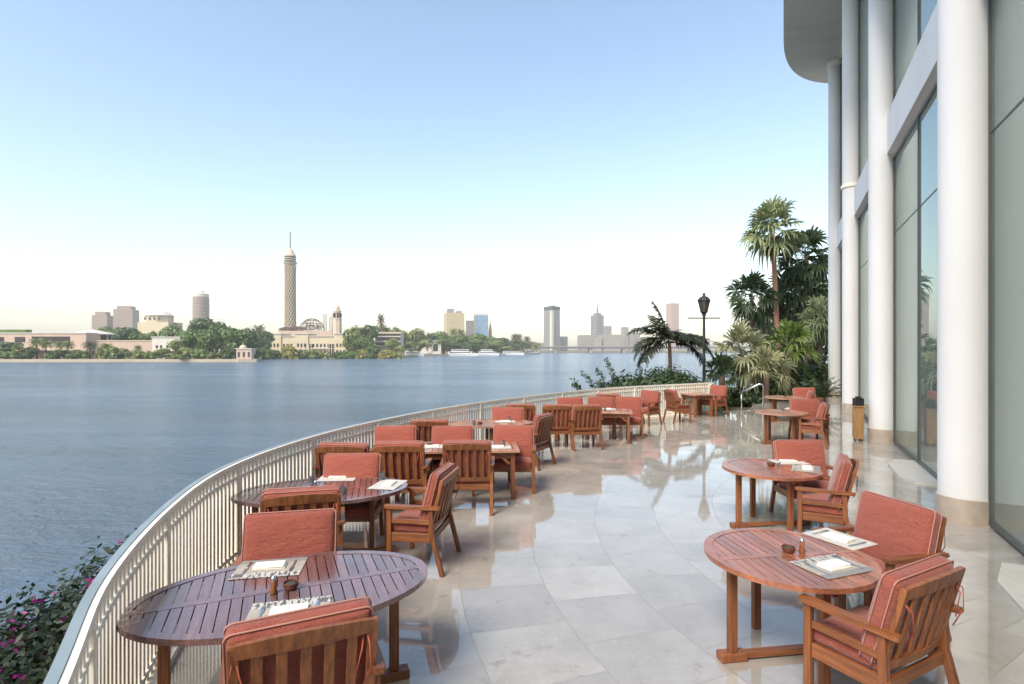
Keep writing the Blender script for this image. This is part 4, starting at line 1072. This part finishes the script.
for py in (260.5, 258.5, 256.4):
    m = MB(); m.lathe((0, 0, 0), [(5.3 * k, zz(py + .35)), (5.75 * k, zz(py + .3)), (5.75 * k, zz(py - .3)), (5.3 * k, zz(py - .35))], 28); m.build('gallery', LATT, pod, 40)
m = MB(); m.lathe((0, 0, 0), [(5.4 * k, zz(255.9)), (4.6 * k, zz(254)), (3.4 * k, zz(252.5)), (3.0 * k, zz(250.5)), (1.3 * k, zz(248.8)), (.8 * k, zz(248))], 24); m.build('cap', LATT, ct, 40)
m = MB(); m.tube([(0, 0, zz(248.2)), (0, 0, zz(232))], [.85 * k, .6 * k], 8); m.lathe((0, 0, zz(233.6)), [(.2 * k, 0), (.9 * k, .5 * k), (.9 * k, 1.2 * k), (.2 * k, 1.6 * k)], 10); m.build('mast', CONC, ct, 40)
# palace, steel dome, turret
d = 505; k = d / F
t, w, D, h = far_box('palace', 'long cream two storey villa with arched loggia on the far bank below the lattice tower', 264, 351, 336.5, d, G0, CREAMW, 22); roofslab(t, w, D, h, ROOFW, .8, .7)
pw = 13 / F * d
for px in (275, 302, 341):
    x = B(px, d) - B(307.5, d); m = MB(); m.box((x, -1.2, (h + 2.2) / 2), (pw, 22, h + 2.2)); wg = m.build('wing', CREAMW, t)
    MB().box((x, -1.2, h + 2.5), (pw + 1.4, 23.4, .6)).build('roof', ROOFW, wg)
    windows(wg, -12.3, [x - 3.2, x, x + 3.2], [4.2, 10.2], 1.6, 3.2)
windows(t, -11.1, [-33, -29.5, -22, -18.5, -15, 2, 5.5, 9, 12.5, 16, 19.5], [4.2, 10.0], 1.6, 3.0)
MB().box((0, -11.6, 7.2), (w * .98, 1.0, .5)).build('string_course', ROOFW, t)
for px in (309, 332):
    x = B(px, d) - B(307.5, d); MB().box((x, -11.2, 6), (7, .7, 11)).build('loggia', SHADEW, t)  # dark block gives the loggia's inner shade by colour
    for q in (-2.4, 0, 2.4): MB().box((x + q, -11.9, 6), (.6, .6, 11)).build('pillar', CREAMW, t)
sc = thing('steel_framework', 'rusty half built steel dome framework rising behind the villa roof', 'framework', (B(309, 560), 560, G0)); k = 560 / F
m = MB(); rr_ = random.Random(5); z0 = Zt(331, 560) - G0
for (cx, r, hh) in ((-12, 11, 4.5), (3, 12, 12.5), (-22, 8, 4)):
    for j in range(9):
        a = math.pi * j / 9
        pts = [((cx + r * math.cos(a) * math.cos(b)) * k, r * math.sin(a) * math.cos(b) * k, z0 + hh * k * math.sin(b)) for b in [R(18 * q) for q in range(11)]]
        m.tube(pts, .24, 4, False)
    for q in (.3, .6, .85):
        rq = r * math.sqrt(1 - q * q); m.tube([((cx + rq * math.cos(R(20 * e))) * k, rq * math.sin(R(20 * e)) * k, z0 + hh * q * k) for e in range(19)], .2, 4, False)
    for j in range(34):
        a, b = (Vector(((cx + rr_.uniform(-r, r) * .8) * k, rr_.uniform(-5, 5), z0 + rr_.uniform(0, hh * .8) * k)) for _ in range(2)); m.tube([a, b], .22, 4)
m.build('dome_ribs', SCAFF, sc)
m = MB()
for px, yt in ((325, 313.5), (331, 317)):
    x = B(px, 560) - B(309, 560)
    for s in (-1, 1): m.tube([(x + s * 1.6, 0, 0), (x + s * 1.2, 0, Zt(yt, 560) - G0)], .3, 4)
    for q in range(12): zq = z0 + q * 1.5; m.tube([(x - 1.5, 0, zq), (x + 1.4, 0, zq + 1.4)], .2, 4)
m.build('scaffold_mast', SCAFF, sc)
m = MB(); m.box((0, 0, z0 / 2), (55, 20, z0)); m.build('base_block', PINK, sc)
tu = thing('minaret_turret', 'beige stepped stone turret right of the steel framework', 'turret', (B(337.3, 540), 540, G0)); k = 540 / F; zz = lambda py: Zt(py, 540) - G0
m = MB(); m.lathe((0, 0, 0), [(4.6 * k, 0), (4.4 * k, zz(320)), (4.9 * k, zz(319.8)), (4.9 * k, zz(318.6)), (3.6 * k, zz(318.5)), (3.6 * k, zz(312)), (4.2 * k, zz(311.8)), (4.2 * k, zz(310.6)), (2.6 * k, zz(310.5)), (2.6 * k, zz(308)), (1.8 * k, zz(306)), (.3 * k, zz(305))], 8); m.build('shaft', LATT, tu)
for a in range(8): 
    q = R(22.5 + 45 * a); MB().box((3.4 * k * math.cos(q), 3.4 * k * math.sin(q), zz(315.4)), (1.6, 1.6, 4.5), Matrix.Rotation(q, 3, 'Z')).build('opening', SHADEW, tu)  # dark blocks in place of shaded turret openings
# low terraced blocks
for (a, b, yt, d, lab) in ((357, 368, 333.5, 520, 'small pale balconied block left of the tall dry palm'), (375, 401, 332, 525, 'low pale block with three rows of balconies below the tall dry palm')):
    t, w, D, h = far_box('terraced_block', lab, a, b, yt, d, G0, CREAMW, 14)
    for q in range(3): MB().box((0, -7.4, h - 2.6 - q * 4.6), (w * .96, .9, 2.2)).build('balcony_shade', SHADEW, t); MB().box((0, -8.0, h - 4.3 - q * 4.6), (w, 2.2, .9)).build('balcony', ROOFW, t)  # dark strips painted as the shade behind each balcony
d = 690
t, w, D, h = far_box('landing_building', 'low white building with dark glazed front on the quay left of the yachts', 405, 441, 341, d, G0, ROOFW, 16); roofslab(t, w, D, h, ROOFW, .5, .6)
windows(t, -8.2, [-16, -8, 8, 16], [h * .5], 6, h * .55); MB().box((B(431, d) - B(423, d), -8.6, h * .5), (5, .8, h * .9), Matrix.Rotation(R(18), 3, 'Y')).build('slanted_pier', ROOFW, t)
t, w, D, h = tower('cream apartment tower block on the far bank behind the quay, with a rooftop hut', 441.5, 464, 312.5, 1000, FM_CREAM, R(18), None)
MB().box((-w * .2, 0, h + 4), (w * .35, D * .4, 8)).build('rooftop_hut', CONC, t); MB().box((w * .28, 0, h + 2), (w * .3, D * .4, 4)).build('rooftop_hut', CONC, t)
tower('grey side block attached left of the blue glass tower', 465, 475, 320.5, 1080, FM_GREY, R(8))
t, w, D, h = tower('blue glass tower with pale flanks right of the cream block', 473, 488, 315, 1060, BLUEG, R(10)); MB().box((0, 0, h + 2), (w * 1.0, D, 4)).build('parapet', ROOFW, t)
for s in (-1, 1): MB().box((s * w * .47, -.35 * 0, h / 2), (w * .1, D * 1.04, h * 1.0)).build('flank', CONC, t)
sq_ = thing('needle_tower', 'thin pale pink spire right of the blue glass tower', 'spire', (B(490.3, 1080), 1080, G0)); m = MB(); m.lathe((0, 0, 0), [(4.2, 0), (3.2, Zt(330, 1080) - G0), (.5, Zt(322, 1080) - G0)], 8); m.build('shaft', FM_PINK, sq_)
# city beyond the bridge
t, w, D, h = tower('tall grey office slab with white centre strip beyond the bridge', 544.5, 560.5, 310, 1350, FM_GREY, R(35)); MB().box((0, 0, h + 5), (w * 1.03, D * 1.03, 9)).build('crown', DGLASS, t); MB().box((0, 0, h + 11), (w * .5, D * .5, 3)).build('plant_room', CONC, t)
MB().box((-w / 2 + .3, -D / 2 + .3, h / 2), (7, 7, h * .97)).build('corner_strip', ROOFW, t)
t, w, D, h = tower('grey tower with a tall antenna mast beyond the bridge', 592, 604.5, 315, 1350, FM_GREY, R(30), (.6, 6)); m = MB(); m.tube([(0, 0, h + 4), (0, 0, Zt(305, 1350) - G0)], [2.4, 1.4], 6); m.tube([(0, 0, Zt(305.5, 1350) - G0), (0, 0, Zt(297, 1350) - G0)], [1.0, .5], 6); m.build('antenna', SCAFF, t)
for a, b, yt, lab in ((558, 568, 336.5, 'small pale block at the foot of the tall grey slab'), (579, 597, 335, 'wide pale low block left below the antenna tower'), (595, 602, 338, 'narrow low block at the foot of the antenna tower'), (603.5, 612, 326, 'grey stepped block right of the antenna tower'), (600, 622, 334.5, 'broad grey block right of the antenna tower, in front of the stepped one'), (622, 629, 327, 'slim grey tower block left of the feather palm'), (627, 641, 333, 'pale block partly behind the feather palm'), (641, 660, 337, 'low hazy block behind the feather palm fronds'), (685, 712, 338, 'low hazy block behind the lamp post'), (528, 545, 343, 'very low pale block at the left end of the bridge')):
    tower(lab, a, b, yt, 1300 + 37 * (a % 5), FM_CITY, R(8 + a % 17), None, 'city_block')
t, w, D, h = tower('tall pinkish hazy tower behind the feather palm', 668.5, 680, 303, 1500, FM_PINK, R(20))
# bridge
BRDK = plain('shade darkened bridge concrete', (0.10, 0.10, 0.10), 0.9, 0.15, 0.05)  # concrete darkened to put the deck's shade into its colour
br = thing('river_bridge', 'long low grey road bridge crossing the river in the distance', 'bridge', (0, 960, WATER)); zd = Zt(347.2, 960) - WATER
m = MB(); m.box((B(640, 960), 0, zd - 1.2), (250 / F * 960, 18, 2.6)); m.build('deck', BRDK, br)
m = MB(); m.box((B(640, 960), -9.2, zd + .8), (250 / F * 960, .3, 1.2)); m.build('parapet', CONC, br)
for px in (538, 555, 590, 623, 656, 690, 724): MB().box((B(px, 960), 0, (zd - 2.6) / 2 - .4), (5.0, 15, zd - 1.8)).build('pier', CONC, br)
# boats
def yacht(label, px0, px1, d, decks=2, mat=BOATW):
    L = (px1 - px0) / F * d; t = thing('motor_yacht' if decks > 1 else 'moored_boat', label, 'boat', (B((px0 + px1) / 2, d), d, WATER))
    m = MB(); n = 12; prof = []
    for i in range(n + 1):
        u = i / n; x = -L / 2 + L * u; wd = 2.6 * (1 - max(0, u - .55) ** 2 * 4.6); prof.append((x, max(.08, wd), 2.2 + .9 * u * u))
    prev = None
    for x, wd, z in prof:
        v = [m.bm.verts.new((x, -wd * .6, -.5)), m.bm.verts.new((x, wd * .6, -.5)), m.bm.verts.new((x, wd, z)), m.bm.verts.new((x, -wd, z))]
        if prev:
            for q in range(4): m.bm.faces.new((prev[q], prev[(q + 1) % 4], v[(q + 1) % 4], v[q]))
        else: m.bm.faces.new(v)
        prev = v
    m.bm.faces.new(prev[::-1]); m.build('hull', mat, t)
    z = 2.5
    for q in range(decks):
        l = L * (.72 - .2 * q); MB().box((-L * .06, 0, z + 1.15), (l, 3.8, 2.3), None, .2).build('cabin', mat, t)
        MB().box((-L * .06, 0, z + 1.25), (l * .94, 3.9, 1.1)).build('window_band', DGLASS, t); MB().box((-L * .06, 0, z + 2.45), (l * 1.08, 4.4, .25)).build('roof', mat, t); z += 2.6
    return t
yacht('white two deck yacht moored at the quay, the left one of the pair', 446, 478, 640, 2)
yacht('white yacht with long dark window band moored right of the first', 477, 499, 668, 2)
yacht('low white boat moored left of the yachts by the landing building', 404, 424, 600, 1)
yacht('low pale houseboat moored at the right of the yachts', 501, 524, 720, 1)
yacht('small white boat at the far point before the bridge', 526, 538, 850, 1)

# far trees
def make_tree(name, seed, mat, n=700):
    rg.seed(seed); t = thing(name, 'x', 'tree'); m = MB(); blobs = []
    for k in range(12):
        a = rg.uniform(0, 6.28); q = rg.uniform(.0, .34); blobs.append(((q * math.cos(a), q * math.sin(a), rg.uniform(.22, .80)), (rg.uniform(.17, .26),) * 2 + (rg.uniform(.14, .2),)))
    leafy(m, blobs, n * 2, .085, .5, 1.3); m.build('crown', mat, t)
    m = MB(); m.tube([(0, 0, -.05), (.01, 0, .2), (0, .01, .42)], [.045, .035, .025], 7)
    for b, r in blobs[:5]: m.tube([(0, 0, .28), tuple(v * .8 for v in b)], [.022, .01], 5)
    m.build('trunk', BARK, t); return Proto(t)
def make_bush(name, seed, mat, n=420):
    rg.seed(seed); t = thing(name, 'x', 'shrub'); m = MB(); blobs = []
    for k in range(12): blobs.append(((rg.uniform(-.38, .38), rg.uniform(-.22, .22), rg.uniform(.04, .62)), (rg.uniform(.16, .26),) * 2 + (rg.uniform(.16, .3),)))
    leafy(m, blobs, n * 3, .12, .4, 1.3); m.build('foliage', mat, t); m = MB()
    for k in range(4): m.tube([(blobs[k][0][0] * .6, .05, -.05), (blobs[k][0][0], .05, .4)], [.007, .004], 5)
    m.build('stem', BARK, t); return Proto(t)
def make_date(name, seed, mat):
    rg.seed(seed); t = thing(name, 'x', 'palm'); m = MB(); m.tube([(0, 0, -.03), (.01, 0, .4), (0, 0, .80)], [.035, .024, .022], 7); m.build('trunk', BARK, t); m = MB()
    for k in range(26): feather(m, (0, 0, .80), k * 2.4, R(-35 + 115 * k / 26), .30, 1.2, 9, .09, .02)
    m.build('crown', mat, t); return Proto(t)
TR = {'d': make_tree('broadleaf_tree', 1, LEAF_MD), 'e': make_tree('broadleaf_tree', 2, LEAF_MD), 'm': make_tree('broadleaf_tree', 3, LEAF_M), 'n': make_tree('broadleaf_tree', 4, LEAF_M), 'p': make_tree('pale_tree', 5, LEAF_P), 'y': make_bush('olive_shrub', 6, LEAF_Y), 'g': make_bush('green_shrub', 7, LEAF_M), 'k': make_bush('dark_shrub', 8, LEAF_MD), 'o': make_bush('dusty_shrub', 12, LEAF_P), 'w': make_date('date_palm', 9, LEAF_P), 'b': make_date('dry_date_palm', 10, PALM_B)}
GRP = 'trees and shrubs on the far bank'
FT = [  # px centre, px width, y top, y foot, distance, kind, label
 (6, 26, 341, 358, 372, 'd', 'dark round tree at the very left picture edge on the far bank'),
 (29, 16, 343, 358, 366, 'k', 'dark shrub at the foot of the club building near the left edge'),
 (18, 13, 345, 358, 364, 'w', 'small palm between the leftmost tree and the dark shrub'),
 (37, 17, 338, 358, 370, 'w', 'green palm before the left parasol of the club'),
 (46, 17, 340, 358, 368, 'w', 'green palm before the pair of parasols'),
 (68, 15, 341, 358, 368, 'w', 'pale palm before the right end of the club building'),
 (90, 17, 341, 358, 368, 'b', 'brownish palm before the octagonal pavilion'),
 (101, 12, 346, 358, 366, 'o', 'small dusty shrub right of the brownish palm'),
 (113, 20, 343.5, 358, 366, 'g', 'big green shrub before the pink walled building'),
 (126, 16, 347, 358, 364, 'o', 'dusty shrub right of the big green one'),
 (138, 10, 345, 357.5, 368, 'w', 'young palm left of the white house'),
 (152, 17, 350, 357.5, 364, 'g', 'clipped green hedge shrub before the white house'),
 (112, 22, 326, 342, 470, 'm', 'green tree behind the pink wall below the taller hazy tower'),
 (128, 26, 326, 342, 475, 'd', 'darker broad tree left below the domed building'),
 (153, 14, 328, 341, 480, 'e', 'small dark tree right below the domed building'),
 (172, 26, 323.5, 341, 485, 'n', 'light green tree right of the domed building'),
 (143, 20, 331, 342, 470, 'm', 'low green tree directly before the domed building'),
 (200, 30, 316.5, 348, 440, 'd', 'tallest dark tree of the far bank below the round tower'),
 (217, 34, 318, 349, 430, 'e', 'big dark tree right of the tallest one'),
 (190, 26, 328, 351, 395, 'n', 'yellowish green tree in front of the tall dark ones'),
 (206, 24, 332, 352, 392, 'm', 'mid green tree in front of the big dark pair'),
 (228, 26, 326, 351, 410, 'd', 'dark tree at the right shoulder of the big dark pair'),
 (178, 17, 339, 356, 375, 'p', 'pale small tree in front of the white house'),
 (244, 26, 324.5, 350, 430, 'e', 'round dark tree above the white kiosk'),
 (259, 16, 324, 350, 430, 'w', 'shaggy pale palm between the round dark tree and the villa'),
 (265, 16, 330, 350, 480, 'd', 'dark tree at the left end of the villa'),
 (203, 17, 346.5, 357.5, 368, 'g', 'round green shrub on the bank below the big trees'),
 (214, 13, 350, 357.5, 366, 'o', 'dusty low shrub beside the round green shrub'),
 (229, 18, 344, 357.5, 370, 'k', 'dark shrub left of the white kiosk'),
 (180, 24, 353, 358, 363, 'g', 'low green strip of shrub at the quay right of the white house'),
 (264, 15, 346, 359, 470, 'g', 'green shrub at the waterline left of the olive mass'),
 (272, 15, 347, 359, 471, 'k', 'dark shrub beside the olive mass below the villa'),
 (287, 27, 342, 359.5, 472, 'y', 'tall olive yellow shrub mass before the left part of the villa'),
 (306, 22, 347, 359, 474, 'g', 'green shrub below the middle of the villa'),
 (322, 22, 348, 359, 475, 'o', 'dusty green shrub below the right part of the villa'),
 (336, 15, 349, 359, 475, 'k', 'dark shrub below the right end of the villa'),
 (350, 20, 349, 359, 476, 'g', 'green shrub right of the villa at the waterline'),
 (361, 18, 347.5, 359, 476, 'y', 'olive yellow shrub left of the tall dark shrub'),
 (372, 16, 340, 359, 478, 'k', 'tall dark shrub at the waterline below the balconied blocks'),
 (386, 18, 348, 359, 477, 'y', 'olive yellow shrub right of the tall dark shrub'),
 (396, 17, 349, 359, 477, 'o', 'last dusty shrub at the point before the quay'),
 (358, 22, 325, 349, 500, 'p', 'dusty tree right of the villa'),
 (369, 20, 323.5, 349, 510, 'd', 'olive dark tree behind the balconied blocks'),
 (352, 14, 328, 349, 500, 'm', 'small green tree hard by the right end of the villa'),
 (381, 10, 313, 341, 540, 'b', 'tall lone dry palm standing above the balconied block'),
 (389, 18, 325, 341, 560, 'm', 'green tree behind the block below the tall dry palm'),
 (403, 20, 330, 351, 580, 'p', 'dusty tree right of the balconied block'),
 (419, 24, 328, 352, 640, 'p', 'pale tree over the landing building'),
 (410, 14, 333, 352, 640, 'm', 'small green tree left of the pale tree over the landing building'),
 (437, 22, 331, 352, 720, 'm', 'green tree in front of the cream tower block'),
 (450, 18, 335, 351, 730, 'd', 'darker tree right of the cream tower foot'),
 (462, 22, 334, 351, 735, 'n', 'green tree behind the left yacht'),
 (477, 24, 333.5, 351, 740, 'm', 'green tree below the blue glass tower'),
 (490, 20, 336, 350, 750, 'n', 'tree right below the thin spire'),
 (502, 20, 337, 350, 760, 'd', 'dark tree between the spire and the twin palms'),
 (513, 18, 339, 350, 800, 'p', 'dusty tree below the twin palms'),
 (524, 18, 340, 350, 850, 'm', 'last green tree before the bridge'),
 (534, 12, 341.5, 350, 900, 'p', 'dusty small tree at the bridge end'),
 (453.5, 12, 328, 351, 725, 'w', 'left one of two palms before the cream tower'),
 (461, 11, 328.5, 351, 725, 'w', 'right one of two palms before the cream tower'),
 (514.5, 10, 333.5, 350, 790, 'b', 'left one of the twin thin palms near the bridge'),
 (519, 10, 333.5, 350, 790, 'b', 'right one of the twin thin palms near the bridge'),
 (527, 10, 336, 350, 830, 'b', 'thin palm nearest the bridge end'),
 (56, 16, 347, 358, 364, 'k', 'dark low shrub before the dark ground floor of the club'),
 (79, 15, 348, 358, 364, 'g', 'green shrub left of the brownish palm'),
 (60, 14, 341, 358, 371, 'w', 'pale palm between the parasol pair and the club end'),
 (106, 16, 343, 358, 369, 'w', 'pale palm right of the brownish palm'),
 (12, 18, 349, 358, 362, 'g', 'green shrub at the water before the leftmost tree'),
 (120, 18, 349, 358, 363, 'k', 'dark low shrub at the water before the pink wall'),
 (143, 16, 349, 358, 363, 'o', 'dusty shrub left of the clipped hedge'),
 (166, 18, 348, 358, 366, 'p', 'small pale tree hiding the foot of the white house'),
 (192, 18, 345, 357.5, 372, 'o', 'dusty shrub under the yellowish green tree'),
 (98, 20, 330, 342, 470, 'e', 'dark tree directly below the lower hazy tower'),
 (235, 22, 329, 351, 400, 'm', 'mid green tree behind the left side of the kiosk'),
 (250, 20, 331, 351, 420, 'd', 'dark tree behind the right side of the kiosk'),
 (256, 15, 345, 358, 372, 'k', 'dark shrub hard by the right wall of the kiosk'),
 (429, 24, 334, 352, 700, 'd', 'dark tree between the landing building and the cream tower'),
 (444, 26, 337, 352, 705, 'n', 'spreading green tree at the quay under the cream tower'),
 (468, 28, 338, 352, 715, 'e', 'dark spreading tree at the quay behind the yachts'),
 (484, 26, 339, 351, 725, 'm', 'spreading green tree above the right yacht'),
 (498, 24, 340, 351, 735, 'p', 'dusty spreading tree above the houseboat'),
 (508, 22, 341, 351, 770, 'n', 'low green tree behind the houseboat'),
 (394, 18, 338, 352, 500, 'p', 'dusty tree before the balconied block'),
 (364, 16, 336, 351, 495, 'n', 'light green tree before the small balconied block')]
for i, (px, wpx, yt, yf, d, kd, lab) in enumerate(FT):
    low = kd in 'ygko' and 464 < d < 480
    d -= 9 if low else 0; base = WATER - 1.8 if low else G0 - .2; h = Zt(yt, d) - base; w = wpx / F * d
    sx = w * (1.18 if kd not in 'wb' else 1.0) / (.62 if kd in 'wb' else 1.0); sz = h / (1.02 if kd in 'wb' else .95)
    TR[kd].put((B(px, d), d, base), rg.uniform(-.6, .6) if kd in 'ygko' else rg.uniform(0, 6.28), lab, GRP, (sx, sx if kd not in 'ygko' else min(sx, 12), sz))

# ------------------------------------------------------------------ haze
hm = bpy.data.materials.new('river haze'); hm.use_nodes = True; hn = hm.node_tree.nodes; hn.remove(hn['Principled BSDF'])
pv_ = hn.new('ShaderNodeVolumePrincipled'); pv_.inputs['Color'].default_value = (0.96, 0.975, 0.985, 1); pv_.inputs['Density'].default_value = 0.00017; pv_.inputs['Anisotropy'].default_value = -0.2
hm.node_tree.links.new(pv_.outputs[0], hn['Material Output'].inputs['Volume'])
m = MB(); m.box((0, 1250, 91), (8040, 3940, 198)); tag(m.build('haze', hm), kind='stuff')
